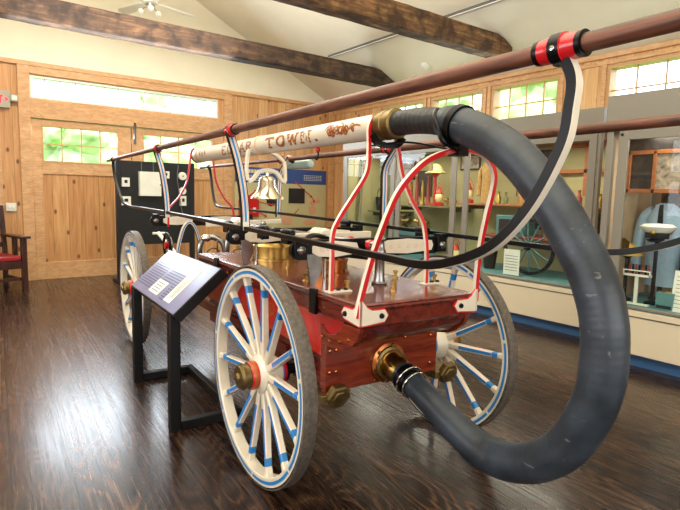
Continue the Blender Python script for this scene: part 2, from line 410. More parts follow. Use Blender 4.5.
# transom window (1)
def window_y(n, x0, x1, z0, z1, y0, y1, cols, rows, key='muntin_white', fr=.028):
    f = MB(); yc = y0
    for a in ((x0, x1, z0, z0+fr), (x0, x1, z1-fr, z1), (x0, x0+fr, z0+fr, z1-fr), (x1-fr, x1, z0+fr, z1-fr)): f.box(a[0], a[1], y0, y1, a[2], a[3], key)
    o = struct(f.build('window_%d' % n)); mb = MB()
    for i in range(1, cols):
        x = x0+(x1-x0)*i/cols; mb.box(x-.007, x+.007, y0+.05, y0+.07, z0+fr, z1-fr, key)
    for i in range(1, rows):
        z = z0+(z1-z0)*i/rows; mb.box(x0+fr, x1-fr, y0+.051, y0+.069, z-.007, z+.007, key)
    mb.build('muntins', o)
    MB().box(x0+fr, x1-fr, y0+.057, y0+.062, z0+fr, z1-fr, 'window_glass').build('glass_pane', o)
    return o
window_y(1, .97, 3.64, 2.46, 2.76, YB, YW, 14, 1)
# double doors
def door(n, x0, x1, wx0, wx1):
    k2 = 'pine_trim'; y0, y1 = YB+.0, YB+.08; d = MB()
    d.box(x0, wx0, y0, y1, 0, 2.19, k2); d.box(wx1, x1, y0, y1, 0, 2.19, k2)
    d.box(wx0, wx1, y0, y1, 2.12, 2.19, k2); d.box(wx0, wx1, y0, y1, 1.46, 1.62, k2); d.box(wx0, wx1, y0, y1, 0, .24, k2)
    o = struct(d.build('door_%d' % n, bevel=.003))
    MB().box(wx0, wx1, y0+.018, y1-.01, .24, 1.46, 'pine_door_boards').build('door_panel', o)
    f = MB(); fr = .02
    for a in ((wx0, wx1, 1.62, 1.64), (wx0, wx1, 2.1, 2.12), (wx0, wx0+fr, 1.64, 2.1), (wx1-fr, wx1, 1.64, 2.1)): f.box(a[0], a[1], y0-.004, y1, a[2], a[3], 'muntin')
    for i in (1, 2, 3):
        x = wx0+(wx1-wx0)*i/4; f.box(x-.008, x+.008, y0+.03, y0+.05, 1.64, 2.1, 'muntin')
    f.box(wx0+fr, wx1-fr, y0+.031, y0+.049, 1.862, 1.878, 'muntin'); f.build('window_frame', o)
    MB().box(wx0+fr, wx1-fr, y0+.038, y0+.042, 1.64, 2.1, 'window_glass').build('glass_pane', o)
    return o
d1 = door(1, .972, 2.262, 1.09, 2.09); d2 = door(2, 2.275, 3.738, 2.43, 3.56)
MB().box(2.262, 2.275, YB+.02, YB+.06, 0, 2.19, 'matt_black').build('door_gap_seal', d2)
b = MB(); b.box(2.30, 2.33, YB-.03, YB, 1.95, 2.26, 'steel'); b.box(2.295, 2.335, YB-.045, YB, 2.2, 2.23, 'steel'); b.build('slide_bolt', d2)

# windows in the right wall
for i, (a, b_) in enumerate(WC):
    f = MB(); fr = .035; key = 'muntin'
    for q in ((a, b_, SILL, SILL+fr), (a, b_, HEAD-fr, HEAD), (a, a+fr, SILL+fr, HEAD-fr), (b_-fr, b_, SILL+fr, HEAD-fr)): f.box(XR-.0, XR+.15, q[0], q[1], q[2], q[3], key)
    o = struct(f.build('window_%d' % (i+2))); mb = MB()
    for j in (1, 2, 3):
        y = a+(b_-a)*j/4; mb.box(XR+.06, XR+.08, y-.008, y+.008, SILL+fr, HEAD-fr, key)
    for j in (1, 2):
        z = HEAD-.27*j; mb.box(XR+.061, XR+.079, a+fr, b_-fr, z-.008, z+.008, key)
    mb.build('muntins', o); MB().box(XR+.068, XR+.072, a+fr, b_-fr, SILL+fr, HEAD-fr, 'window_glass').build('glass_pane', o)
t = MB()
t.box(XR-.02, XR, YF, YB, HEAD+.01, HEAD+.05, 'pine_trim'); t.box(XR-.03, XR, YF, YB, EAVE-.06, EAVE-.005, 'pine_trim'); t.box(XR-.02, XR, YF, YB, SILL-.08, SILL-.01, 'pine_trim')
for a, b_ in WC: t.box(XR-.018, XR, a-.055, a-.004, SILL, HEAD+.01, 'pine_trim'); t.box(XR-.018, XR, b_+.004, b_+.055, SILL, HEAD+.01, 'pine_trim')
struct(t.build('trim_5', bevel=.003))

# hewn tie beams
def beam(y, label, seed, XE=5.72, key='hewn_timber_shaded'):
    rnd = random.Random(seed); z0, z1 = 2.95, 3.19; x0 = XL+.05; n = 60; vs = []; fs = []
    def topx(x): return min(z1, EAVE+SL*(XR-x)-.01)
    for i in range(n+1):
        x = x0+(XE-x0)*i/n; a = rnd.uniform(-.004, .004); bq = rnd.uniform(-.003, .003); zt = max(z0+.06, topx(x))
        vs += [(x, y-.10+a, z0+bq+.012), (x, y-.088+a, z0+bq), (x, y+.09, z0+bq), (x, y+.10, z0+.012), (x, y+.10+a, zt), (x, y-.10-a, zt+min(0, bq))]
    for i in range(n):
        for j in range(6): fs.append((i*6+j, i*6+(j+1) % 6, (i+1)*6+(j+1) % 6, (i+1)*6+j))
    fs += [tuple(range(5, -1, -1)), tuple(n*6+j for j in range(6))]
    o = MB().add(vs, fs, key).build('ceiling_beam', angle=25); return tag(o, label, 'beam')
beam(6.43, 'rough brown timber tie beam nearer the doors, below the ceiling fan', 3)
beam(4.21, 'rough golden timber tie beam at top centre, nearer the camera', 5, 5.6, 'hewn_timber')

# conduit rail on the ceiling slope, smoke detector, fan
o = MB(); zc = lambda x: EAVE+SL*(XR-x)
ang = math.atan(SL)
xf = T(4.92, 0, zc(4.92)-.022) @ RY(ang)
o.box(-.022, .022, 2.0, 7.0, -.012, .016, 'wire_grey', xf); o.box(-.008, .008, 2.0, 7.0, -.02, -.012, 'white_paint', xf)
tag(o.build('ceiling_track', bevel=.003), 'long grey metal track rail fixed to the white ceiling slope', 'track')
xf = T(5.55, 5.52, zc(5.55)-.001) @ RY(ang) @ RX(PI)
tag(MB().lathe([(.07, 0), (.07, .018), (.055, .032), (.02, .036)], 'fan_white', xf).build('smoke_detector'), 'small round white smoke detector on the ceiling slope above the windows', 'smoke detector')
fan = empty('ceiling_fan', (2.28, 7.36, 3.66), .3, 'white ceiling fan with four blades hanging beyond the first beam', 'fan'); fan.scale = (1.25, 1.25, 1.0)
MB().lathe([(.02, .03), (.075, .05), (.085, .09), (.07, .13), (.03, .15), (.014, .16), (.014, PEAK-3.66-.45)], 'fan_white').lathe([(.06, PEAK-3.66-.5), (.02, PEAK-3.66-.58)], 'fan_white').build('motor_housing', fan)
MB().lathe([(.05, .0), (.055, .03), (.02, .035)], 'chrome').build('switch_cup', fan)
for i in range(3): MB().tube([(.04*math.cos(i*2.1), .04*math.sin(i*2.1), .01), (.09*math.cos(i*2.1), .09*math.sin(i*2.1), -.03)], .007, 'brass', 8).ball((.1*math.cos(i*2.1), .1*math.sin(i*2.1), -.05), (.032, .032, .036), 'paper').build('lamp_shade', fan)
for i in range(4):
    xf = RZ(PI/2*i) @ RX(.2)
    MB().prism([(.08, -.02), (.14, -.05), (.5, -.065), (.55, -.04), (.555, .04), (.5, .065), (.14, .05), (.08, .02)], 2, .058, .068, 'fan_white', xf).build('fan_blade', fan, bevel=.003)

# exit sign, emergency lamp, light switch
e = empty('exit_sign', (.57, YB-.03, 2.40), 0, 'illuminated red exit sign with arrow on the pine wall at left edge', 'sign')
MB().box(-.17, .17, -.03, .03, -.11, .11, 'sign_body').build('housing', e, bevel=.004)
tx = MB()
def stroke2(mb, p, q, wd, y, k, ox, oz, sc):
    a = Vector((p[0], p[1])); b2 = Vector((q[0], q[1])); d = (b2-a); n = Vector((-d.y, d.x)).normalized()*wd/2
    pts = [a+n, b2+n, b2-n, a-n]; mb.prism([(ox+u.x*sc, oz+u.y*sc) for u in pts], 1, y-.003, y, k)
for L, ox, st in (('E', -.13, [((.1, 0), (.1, 1)), ((.1, .9), (.6, .9)), ((.1, .5), (.5, .5)), ((.1, .1), (.6, .1))]), ('X', -.068, [((.05, 0), (.6, 1)), ((.05, 1), (.6, 0))]), ('I', -.003, [((.25, 0), (.25, 1))]), ('T', .03, [((.3, 0), (.3, 1)), ((0, .9), (.6, .9))])):
    for p, q in st: stroke2(tx, p, q, .2, -.031, 'sign_red', ox, -.055, .1)
tx.build('exit_letters', e)
MB().prism([(.115, -.03), (.15, 0), (.115, .03)], 1, -.034, -.031, 'sign_red').build('arrow', e)
o = MB().box(.74, .83, YB-.075, YB-.031, 2.38, 2.47, 'sign_body'); o.box(.755, .815, YB-.08, YB-.075, 2.395, 2.455, 'paper'); tag(o.build('emergency_lamp', bevel=.004), 'small grey emergency lamp box right beside the exit sign', 'lamp')
o = MB().box(.64, .76, YB-.028, YB-.02, .95, 1.06, 'paper')
for i in range(2): o.box(.665+i*.045, .69+i*.045, YB-.036, YB-.028, .985, 1.025, 'white_paint')
tag(o.build('light_switch', bevel=.003), 'cream double light switch plate on the pine boards left of the door', 'light switch')

# ------------------------------------------------------------------ outdoors
struct(MB().box(-20, 40, -20, 45, -.4, -.35, 'grass').build('lawn'))
def tree(x, y, r, h, key, label, seed):
    rnd = random.Random(seed); e = empty('tree', (x, y, -.35), 0, label, 'tree', 'trees outside the windows')
    MB().tube([(0, 0, 0), (.05, 0, h*.3), (0, .1, h*.75)], [r*.09, r*.07, r*.03], 'bark', 8).build('trunk', e)
    mb = MB()
    for i in range(26):
        a = rnd.uniform(0, 2*PI); q = rnd.uniform(.1, .75)*r; zz = h*.62+rnd.uniform(-.25, .25)*h; s = rnd.uniform(.28, .45)*r
        mb.ball((q*math.cos(a), q*math.sin(a), zz), (s, s, s*.8), key, 8, 5)
    o = mb.build('crown', e, angle=180)
    tx = bpy.data.textures.get('leafy') or bpy.data.textures.new('leafy', 'CLOUDS'); tx.noise_scale = .35; tx.noise_depth = 3
    sb = o.modifiers.new('sub', 'SUBSURF'); sb.levels = 2; sb.render_levels = 2
    dp = o.modifiers.new('disp', 'DISPLACE'); dp.texture = tx; dp.strength = .5
tree(2.5, 15.2, 1.7, 3.7, 'leaf_pale', 'pale green leafy tree outside behind the left door window', 1)
tree(6.2, 15.8, 1.7, 3.7, 'leaf_green', 'green leafy tree outside behind the right door window', 2)
tree(5.3, 21, 1.9, 6.2, 'leaf_pale', 'pale tree far outside behind the middle of the transom', 3)
tree(12.2, 8.2, 1.4, 5.6, 'leaf_green', 'green leafy tree outside the middle high windows', 4)
tree(12.4, 11.7, 1.4, 5.8, 'leaf_pale', 'pale green tree outside the farthest high window', 5)

# ------------------------------------------------------------------ fire engine (local x = towards cases, y = forward, z = up)
EO = Vector((1.600, 1.953, 0)); EH = .066
eng = empty('fire_engine', EO, -EH, 'antique red and mahogany hand pumped fire engine with cream and blue spoked wheels', 'fire engine')
def wheel(name, cx, cy, R, label, out):
    # axle along x. out=-1: outer face towards -x.  cx: outer face position
    wd = .055; xi = cx-out*wd; rim = MB(); tyre = MB(); X = lambda t: T(t, cy, R) @ RY(PI/2)
    lo, hi = min(cx, xi), max(cx, xi)
    Ro = R-.008; Ri = R-.052
    L = lambda prof, k, mb, cap=False: mb.lathe(prof, k, T(0, cy, R) @ RY(PI/2), 72, cap)
    L([(Ri, lo+.004), (Ri+.004, lo), (Ro, lo), (Ro, hi), (Ri+.004, hi), (Ri, hi-.004), (Ri, lo+.004)], 'cream_paint', rim)
    for fx, sg in ((lo-.0008, -1), (hi+.0008, 1)):
        for k in range(7):   # blue pinstripe arcs with gaps, black edge line
            a0 = 2*PI*k/7+.22; a1 = a0+2*PI/7-.035; n = 14
            vs = []; fs = []
            for i in range(n+1):
                a = a0+(a1-a0)*i/n
                for rr in (R-.036, R-.023): vs.append((fx, cy+rr*math.cos(a), R+rr*math.sin(a)))
            fs = [(2*i, 2*i+1, 2*i+3, 2*i+2) for i in range(n)]; rim.add(vs, fs, 'blue_paint')
        n = 72; vs = []; fs = []
        for i in range(n):
            a = 2*PI*i/n
            for rr in (R-.0125, R-.0075): vs.append((fx, cy+rr*math.cos(a), R+rr*math.sin(a)))
        fs = [(2*i, 2*i+1, (2*i+3) % (2*n), (2*i+2) % (2*n)) for i in range(n)]; rim.add(vs, fs, 'black_iron')
    w0 = rim.build(name, eng); w0['label'] = label
    L([(R-.008, lo+.001), (R-.001, lo), (R, lo+.003), (R, hi-.003), (R-.001, hi), (R-.008, hi-.001), (R-.008, lo+.001)], 'tyre_iron', tyre); tyre.build('tyre', w0)
    mid = (cx+xi)/2; hubc = mid-out*.035
    for k in range(14):
        a = 2*PI*(k+.85)/14; mb = MB(); dvec = Vector((0, math.cos(a), math.sin(a))); tang = Vector((0, -math.sin(a), math.cos(a)))
        rad = [.07, .15, .33*R/.474, R*.74, R*.745, R*.815, R*.82, Ri+.004]; hw = [.016, .0145, .0125, .0125, .0125, .0125, .0125, .015]
        vs = []; fs = []; ks = []
        prof = [(-1, -.62), (-1, .62), (-.7, 1), (.7, 1), (1, .62), (1, -.62), (.7, -1), (-.7, -1)]
        for i, rr in enumerate(rad):
            x = hubc+(mid-hubc)*min(1, rr/Ri)
            for px, pt in prof: vs.append(Vector((x, cy, R))+dvec*rr+Vector((px*hw[i]*1.15, 0, 0))+tang*pt*hw[i])
        for i in range(len(rad)-1):
            for j in range(8):
                fs.append((i*8+j, i*8+(j+1) % 8, (i+1)*8+(j+1) % 8, (i+1)*8+j))
                if i == 4: kk = 'blue_paint'
                elif i in (1, 2) and j in (0, 4): kk = 'blue_paint'
                elif i in (1, 2) and j in (7, 5): kk = 'pink_line'
                else: kk = 'cream_paint'
                ks.append(kk)
        mb.add(vs, fs, ks); mb.build('spoke', w0)
    hb = MB(); s = out
    def HL(prof, k, seg=32): hb.lathe([(p[0], hubc+s*p[1])+tuple(p[2:]) for p in prof], k, T(0, cy, R) @ RY(PI/2), seg)
    HL([(.05, -.10, 'black_iron'), (.055, -.085, 'red_paint'), (.056, -.07, 'blue_paint'), (.06, -.062, 'cream_paint'), (.085, -.03, 'cream_paint'), (.085, .03, 'cream_paint'), (.07, .042, 'cream_paint'), (.06, .046, 'red_paint'), (.06, .056, 'brass'), (.062, .058, 'gold_leaf'), (.062, .072, 'red_paint'), (.058, .08, 'old_brass'), (.05, .082, 'old_brass')], 'cream_paint')
    hb.build('hub', w0)
    cp = MB(); cp.lathe([(.052, hubc+s*.08), (.051, hubc+s*.10), (.056, hubc+s*.103), (.056, hubc+s*.112), (.05, hubc+s*.118), (.048, hubc+s*.123), (.02, hubc+s*.124), (.018, hubc+s*.135), (.0, hubc+s*.137)], 'old_brass', T(0, cy, R) @ RY(PI/2), 32)
    cp.build('hub_cap', w0)
    return w0
RR, RF_, WB = .474, .465, 2.46
wheel('rear_wheel', -.577, 0, RR, 'rear wheel on the camera side, nearest wheel', -1)
wheel('rear_wheel', .577, 0, RR, 'rear wheel on the display case side', 1)
wheel('front_wheel', -.577, WB, RF_, 'front wheel near the doors, partly behind the reading stand', -1)
wheel('front_wheel', .577, WB, RF_, 'front wheel on the display case side', 1)
# axles, springs, frame
BC = -.085
a = MB(); a.tube([(-.49, 0, RR), (.49, 0, RR)], .024, 'black_iron', 12); a.box(-.36, .3, -.03, .03, RR-.045, RR-.02, 'black_iron'); a.build('rear_axle', eng)
a = MB(); a.tube([(-.49, WB, RF_), (.49, WB, RF_)], .022, 'black_iron', 12); a.box(-.35, .35, WB-.03, WB+.03, RF_+.02, RF_+.07, 'black_iron'); a.build('front_axle', eng)
for sx in (-.33, .17):
    a = MB()
    for i in range(4): 
        L_ = .36-.07*i; a.bar(spline([(sx, .4-L_, .50-.02*0-.012*i), (sx, .4, .425-.012*i+.0), (sx, .4+L_, .50-.012*i)], 8), (1, 0, 0), .045, .009, 'black_iron')
    a.box(sx-.03, sx+.03, .36, .44, .37, .445, 'black_iron'); a.build('leaf_spring', eng)
# tub body
xn, xf_, yb, yf = -.40, .17, -.55, 1.24
DZ = .865
b = MB()   # deck slab with moulded rim
def ring(x0, x1, y0, y1, prof, k, mb=b):  # profile of (outset, z) swept round a rectangle
    vs = []; fs = []; n = len(prof)
    for (o_, z) in prof: vs += [(x0-o_, y0-o_, z), (x1+o_, y0-o_, z), (x1+o_, y1+o_, z), (x0-o_, y1+o_, z)]
    for i in range(n-1):
        for j in range(4): fs.append((i*4+j, i*4+(j+1) % 4, (i+1)*4+(j+1) % 4, (i+1)*4+j))
    fs += [(0, 1, 2, 3), ((n-1)*4, (n-1)*4+1, (n-1)*4+2, (n-1)*4+3)]; mb.add(vs, fs, k)
ring(xn, xf_, yb, yf, [(-.012, .775), (-.006, .78), (0, .785), (0, .838), (.004, .842), (.008, .85), (.004, .857), (.006, .862), (.004, DZ), (-.005, DZ+.003), (-.02, DZ+.003)], 'mahogany')
b.build('deck', eng)
b = MB()  # overhanging cove under the rear rim, sloping inward
prof = [(yb+.012, .775), (yb+.03, .74), (yb+.08, .70), (yb+.16, .675), (-.29, .668), (-.29, .60), (-.2, .60), (-.2, .775)]
b.prism(prof, 0, xn+.03, xf_-.01, 'mahogany'); b.build('rear_cove', eng)
b = MB()  # red side panels with cream-gold line
b.box(xn+.022, xf_-.022, -.262, yf-.02, .60, .775, 'red_panel'); b.prism([(-.262, .66), (-.262, .775), (-.50, .775), (-.44, .72), (-.36, .69)], 0, xn+.022, xn+.03, 'red_panel'); sp = b.build('side_panel', eng); sp['label'] = 'bright red side panel with gold scrolls'
b = MB()
def scroll(mb, f, pts, wd, k):
    for i in range(len(pts)-1):
        p, q = Vector(pts[i]), Vector(pts[i+1]); d = q-p
        if d.length < 1e-6: continue
        n = Vector((-d.y, d.x)).normalized()
        w0 = wd*(.35+.65*math.sin(PI*(i+.3)/(len(pts)))); w1 = wd*(.35+.65*math.sin(PI*(i+1.3)/(len(pts))))
        mb.add([f(*(p+n*w0/2)), f(*(q+n*w1/2)), f(*(q-n*w1/2)), f(*(p-n*w0/2))], [(0, 1, 2, 3)], k)
def spiral(cx, cy, r, t0, turns, sg=1, n=22): return [(cx+r*(1-i/n*.8)*math.cos(t0+sg*turns*2*PI*i/n), cy+r*(1-i/n*.8)*math.sin(t0+sg*turns*2*PI*i/n)) for i in range(n+1)]
fside = lambda s, t: Vector((xn+.0205, s, t))
for cy in (.0, .22, .5, .78, 1.02):
    scroll(b, fside, spiral(cy, .70, .035, 0, 1.3), .010, 'gold_leaf'); scroll(b, fside, spiral(cy+.07, .67, .025, 2.5, 1.2, -1), .008, 'gold_leaf'); scroll(b, fside, [(cy-.05, .66), (cy-.02, .68), (cy+.03, .665), (cy+.08, .70)], .007, 'gold_leaf')
for z in (.612, .763):
    b.box(xn+.0205, xn+.0215, -.2, yf-.03, z-.0015, z+.0015, 'gold_leaf')
b.build('gold_scrolls', sp)
b = MB(); b.box(xn+.01, .215, -.30, -.262, .455, .672, 'mahogany_light')
rp = b.build('rear_box', eng, bevel=.004)
for x0 in (xn+.006, xf_-.028):
    b = MB()   # curved corner bracket of the tub side
    pts = [(-.30, .668), (-.30, .64)]+[(-.2+.02*0, .60)]+[(-.2, .76)]
    arc = [(-.54+.0*i, .775) for i in range(1)]
    prof = [(-.54, .775), (-.525, .735), (-.49, .70), (-.44, .675), (-.37, .662), (-.27, .655), (-.262, .735), (-.29, .715), (-.33, .708), (-.375, .72), (-.41, .745), (-.425, .775)]
    b.prism(prof, 0, x0, x0+.022, 'mahogany_light'); b.build('curved_bracket', eng, bevel=.002)
for i, (x, y, z, nx) in enumerate([(xn+.03, -.302, .63, 0), (xn+.06, -.302, .63, 0), (xn+.03, -.302, .54, 0), (xn+.06, -.302, .54, 0), (-.13-.11, -.302, .64, 0), (-.14, -.302, .47, 0), (.02, -.302, .64, 0), (.03, -.302, .47, 0), (.17, -.302, .63, 0), (.17, -.302, .50, 0),
        (xn+.004, -.28, .69, 1), (xn+.004, -.34, .685, 1), (xn+.004, -.41, .70, 1), (xn+.004, -.47, .72, 1), (xn-.001, -.3, .81, 1), (xn-.001, .05, .81, 1), (xn-.001, .4, .81, 1), (xn-.001, .75, .81, 1), (xn-.001, 1.1, .81, 1)]):
    xf = T(x, y, z) @ (RY(-PI/2) if nx else RX(PI/2))
    MB().lathe([(.0085, 0), (.0075, .004), (.003, .006), (0, .0062)], 'copper', xf, 12).build('bolt_head', rp if not nx or y < -.2 and z < .7 else eng)
b = MB(); b.box(xn+.05, xf_-.05, -.2, yf-.05, .44, .60, 'mahogany'); b.box(xn+.04, xn+.07, .1, 2.5, .50, .55, 'mahogany'); b.box(xf_-.07, xf_-.04, .1, 2.5, .50, .55, 'mahogany'); b.build('under_frame', eng)
b = MB(); b.tube([(xn+.04, -.16, .60), (xn-.01, -.16, .60)], .014, 'old_brass', 14); b.tube([(xn-.008, -.16, .60), (xn-.014, -.16, .60)], .018, 'old_brass', 14); b.build('drain_cock', eng)
# brass feet under the corners
for x in (xn+.06, .27):
    f = MB(); f.lathe([(.048, -.03), (.055, -.025), (.055, .0), (.049, .006), (.032, .008), (.03, .012), (0, .013)], 'old_brass', T(x, -.33, .44) @ RX(PI/2+.25), 6)
    f.box(x-.075, x+.065, -.32, -.2, .42, .455, 'old_brass'); f.build('corner_foot', eng, bevel=.002)
# suction inlet flange
fl = MB(); FX, FZ = -.075, .54
d = Vector((.10, -.90, -.28)).normalized()
fl.lathe([(.085, 0, 'brass'), (.088, .012, 'copper'), (.075, .018, 'copper'), (.072, .024, 'old_brass'), (.06, .028, 'brass'), (.058, .034, 'brass')], 'brass', T(FX, -.30, FZ) @ RX(PI/2), 36)
fl.build('inlet_flange', eng)
for i in range(6):
    a = i*PI/3+.3; MB().lathe([(.009, .012), (.009, .02), (0, .021)], 'old_brass', T(FX+.077*math.cos(a), -.30, FZ+.077*math.sin(a)) @ RX(PI/2), 6).build('flange_nut', eng)
# deck straps, foot plates
def strap(x, y): MB().box(x-.012, x+.004, y-.025, y+.025, .775, DZ+.012, 'black_iron').build('deck_strap', eng, bevel=.002)
strap(xn-.004, -.23); strap(xn-.004, .9)
b = MB(); b.prism([(xn+.1, .5), (xn+.12, .45), (xn+.5, .45), (xn+.5, .5)], 2, DZ+.003, DZ+.006, 'brass'); 
# rear hoop: side faces red, outward face cream
hoopL = [(-.415, -.548, .82), (-.40, -.548, .89), (-.36, -.555, 1.04), (-.33, -.585, 1.17), (-.295, -.60, 1.26), (-.24, -.61, 1.33), (-.17, -.615, 1.385), (-.10, -.63, 1.415), (-.03, -.635, 1.43), (.06, -.635, 1.425), (.125, -.63, 1.40), (.172, -.62, 1.35), (.19, -.60, 1.28), (.185, -.58, 1.18), (.18, -.56, 1.05), (.18, -.55, .92), (.18, -.55, .83)]
# widen to deck width at far foot
hp = spline(hoopL, 5)
h_ = MB(); h_.bar(hp, (0, 1, 0), .018, .020, ['red_paint', 'cream_paint', 'red_paint', 'cream_paint']); hoop = h_.build('hose_hoop', eng, bevel=.002); hoop['label'] = 'red arched hoop with cream edge at the tail of the deck'
def lbracket(x, s):
    mb = MB(); z = .822
    for off, grow, key in ((0, .006, 'red_paint'), (.003, 0, 'cream_paint')):
        # on the rear face
        pts = [(x-s*.0, z-.03-grow), (x+s*.10, z-.022-grow), (x+s*(.115+grow), z), (x+s*.10, z+.022+grow), (x+s*.045, z+.022+grow), (x+s*.02, z+.035+grow), (x, z+.06)]
        mb.prism(pts, 1, yb-.009-off, yb, key)
        y = yb-.009
        pts = [(y, z-.03-grow), (y+.10, z-.018-grow), (y+.115+grow, z), (y+.10, z+.022+grow), (y+.045, z+.022+grow), (y+.02, z+.035+grow), (y, z+.06)]
        mb.prism(pts, 0, x-s*(.009+off), x, key)
    o = mb.build('hoop_foot', hoop)
    MB().lathe([(.011, 0), (.009, .008), (0, .009)], 'black_iron', T(x+s*.085, yb-.011, z) @ RX(PI/2), 10).build('bolt', o)
    MB().lathe([(.011, 0), (.009, .008), (0, .009)], 'black_iron', T(x-s*.012, yb+.08, z) @ RY(-PI/2*s), 10).build('bolt', o)
lbracket(xn, 1); lbracket(xf_, -1)
# lyre shaped cradles under the pipe
def cradle(y, feet, name, key='red_paint', sc=1):
    for s, lab in ((-1, 'near'), (1, 'far')):
        pts = {-1: [(-.37, -.30, .869), (-.362, -.29, 1.0), (-.355, -.28, 1.10), (-.31, -.26, 1.165), (-.235, -.24, 1.25), (-.155, -.22, 1.35), (-.132, -.20, 1.45), (-.128, -.19, 1.53), (-.116, -.185, 1.565), (-.10, -.18, 1.588)],
               1: [(.12, -.31, .869), (.128, -.30, 1.0), (.13, -.28, 1.10), (.115, -.27, 1.16), (.06, -.255, 1.25), (.025, -.235, 1.35), (.012, -.22, 1.45), (.008, -.20, 1.53), (.0, -.20, 1.565)]}[s]
        mb = MB(); p = spline(pts, 6); n = len(p); h = [.017]*n; mb.bar(p, (0, 1, 0), .015, h, [key, 'cream_paint', key, 'cream_paint'])
        mb.box(pts[0][0]-.02, pts[0][0]+.09, pts[0][1]-.02, pts[0][1]+.02, DZ+.003, DZ+.010, 'cream_paint')
        o = mb.build(name, eng, bevel=.0015); 
        for dx in (.035, .07): MB().lathe([(.010, 0), (.008, .008), (0, .009)], 'black_iron', T(pts[0][0]+dx, pts[0][1], DZ+.010), 8).build('bolt', o)
cradle(-.08, (-.30, .13), 'pipe_cradle')
# front red cradle
for s in (-1, 1):
    cx = -.08; pts = [(cx+s*.27, 2.15, .98), (cx+s*.26, 2.15, 1.12), (cx+s*.18, 2.15, 1.22), (cx+s*.12, 2.15, 1.34), (cx+s*.10, 2.15, 1.46), (cx+s*.085, 2.15, 1.57), (cx+s*.06, 2.15, 1.60)]
    mb = MB(); mb.bar(spline(pts, 6), (0, 1, 0), .013, .013, 'red_paint'); mb.build('pipe_cradle', eng, bevel=.0015)
# white cradle with bell
cx = 0.0; mb = MB()
for s in (-1, 1):
    mb.bar(spline([(cx+s*.02-.06, 1.10, 1.515), (cx+s*.075-.05, 1.10, 1.52), (cx+s*.125-.01, 1.10, 1.47), (cx+s*.135-.005, 1.10, 1.40), (cx+s*.132, 1.10, 1.34)], 6), (0, 1, 0), .02, .02, 'cream_paint')
mb.build('bell_frame', eng, bevel=.0015)
mb = MB(); bz = 1.235; bx = .0
mb.bar(spline([(bx-.13, 1.09, 1.33), (bx-.10, 1.09, 1.345), (bx-.06, 1.09, 1.39), (bx, 1.09, 1.405), (bx+.06, 1.09, 1.39), (bx+.10, 1.09, 1.345), (bx+.13, 1.09, 1.33)], 6), (0, 1, 0), .026, .024, 'cream_paint')
mb.build('bell_yoke', eng, bevel=.002)
BS = Matrix.Diagonal((1.3, 1.3, 1.05, 1)); mb = MB(); mb.lathe([(.075, 0), (.082, -.003), (.08, .004), (.066, .02), (.052, .045), (.045, .075), (.042, .105), (.038, .122), (.025, .134), (.01, .138), (.01, .155)], 'bell_metal', T(bx, 1.09, bz-.01) @ BS, 36, False)
mb.lathe([(.074, .001), (.06, .02), (.045, .05), (.036, .12), (0, .125)], 'old_brass', T(bx, 1.09, bz-.01) @ BS, 36, False); bl = mb.build('bell', eng)
MB().tube([(bx, 1.09, bz+.12), (bx, 1.09, bz)], .004, 'black_iron', 8).ball((bx, 1.09, bz-.01), .016, 'black_iron', 10, 6).build('clapper', bl)

# brake rails, uprights and poles
RXn, RXf, RZ0 = -.44, .42, 1.075
def railside(s, rx, px, name):
    key = ['black_iron', 'cream_paint', 'black_iron', 'black_iron']
    if s > 0: key = ['black_iron', 'cream_paint', 'black_iron', 'black_iron']
    pts = [(px, -1.352, 1.56), (px, -1.385, 1.50), (px+.0, -1.385, 1.44), (px, -1.37, 1.36), (px, -1.30, 1.235), (px*.97+rx*.03, -1.20, 1.14), (px*.8+rx*.2, -1.06, 1.085), (px*.5+rx*.5, -.93, 1.062), (rx, -.75, 1.06), (rx, -.4, 1.066), (rx, .4, 1.08), (rx, 1.6, 1.10), (rx, 2.6, 1.11), (rx, 3.1, 1.112), (px*.4+rx*.6, 3.34, 1.15), (px*.7+rx*.3, 3.48, 1.26), (px, 3.6, 1.42), (px, 3.66, 1.555)]
    p = spline(pts, 7); n = len(p); hh = [.024 if q.y < -.95 else .024-.004*min(1, max(0, (q.y+.95)/.4)) for q in p]
    mb = MB(); mb.bar(p, (1, 0, 0), .024, hh, key); r0 = mb.build(name, eng, bevel=.0015)
    # cream painted outer face with dark edges on the curved end
    return r0
nr = railside(-1, RXn, -.485, 'brake_rail'); nr['label'] = 'black brake rail on the camera side curling up at the tail'
fr_ = railside(1, RXf, .50, 'brake_rail'); fr_['label'] = 'black brake rail on the display case side'
def upright(rx, px, y, yt, rail):
    pts = [(rx, y-.02, 1.07), (rx, y-.015, 1.16), (rx*.85+px*.15, y+.0, 1.28), (rx*.5+px*.5, y+.03, 1.42), (rx*.1+px*.9, yt+.0, 1.53), (px, yt, 1.56)]
    p = spline(pts, 6); mb = MB(); mb.bar(p, (1, 0, 0), .040, .016, ['black_iron', 'cream_paint', 'black_iron', 'cream_paint'])
    for yo in (-1, 1):
        q = [v+Vector((0, yo*.0087, 0)) for v in p[3:-5]]
        mb.bar(q, (1, 0, 0), .012, .0012, 'blue_paint'); mb.bar([v+Vector((-.012, 0, 0)) for v in q], (1, 0, 0), .0018, .0012, 'red_paint'); mb.bar([v+Vector((.012, 0, 0)) for v in q], (1, 0, 0), .0018, .0012, 'red_paint')
        mb.bar([v+Vector((-.019, yo*.0087, 0)) for v in p[:-2]], (1, 0, 0), .006, .0014, 'black_iron')
        mb.bar([v+Vector((.019, yo*.0087, 0)) for v in p[:-2]], (1, 0, 0), .004, .0014, 'black_iron')
    mb.build('upright', rail, bevel=.001)
upright(RXn, -.485, .42, .49, nr); upright(RXn, -.485, 1.86, 1.94, nr)
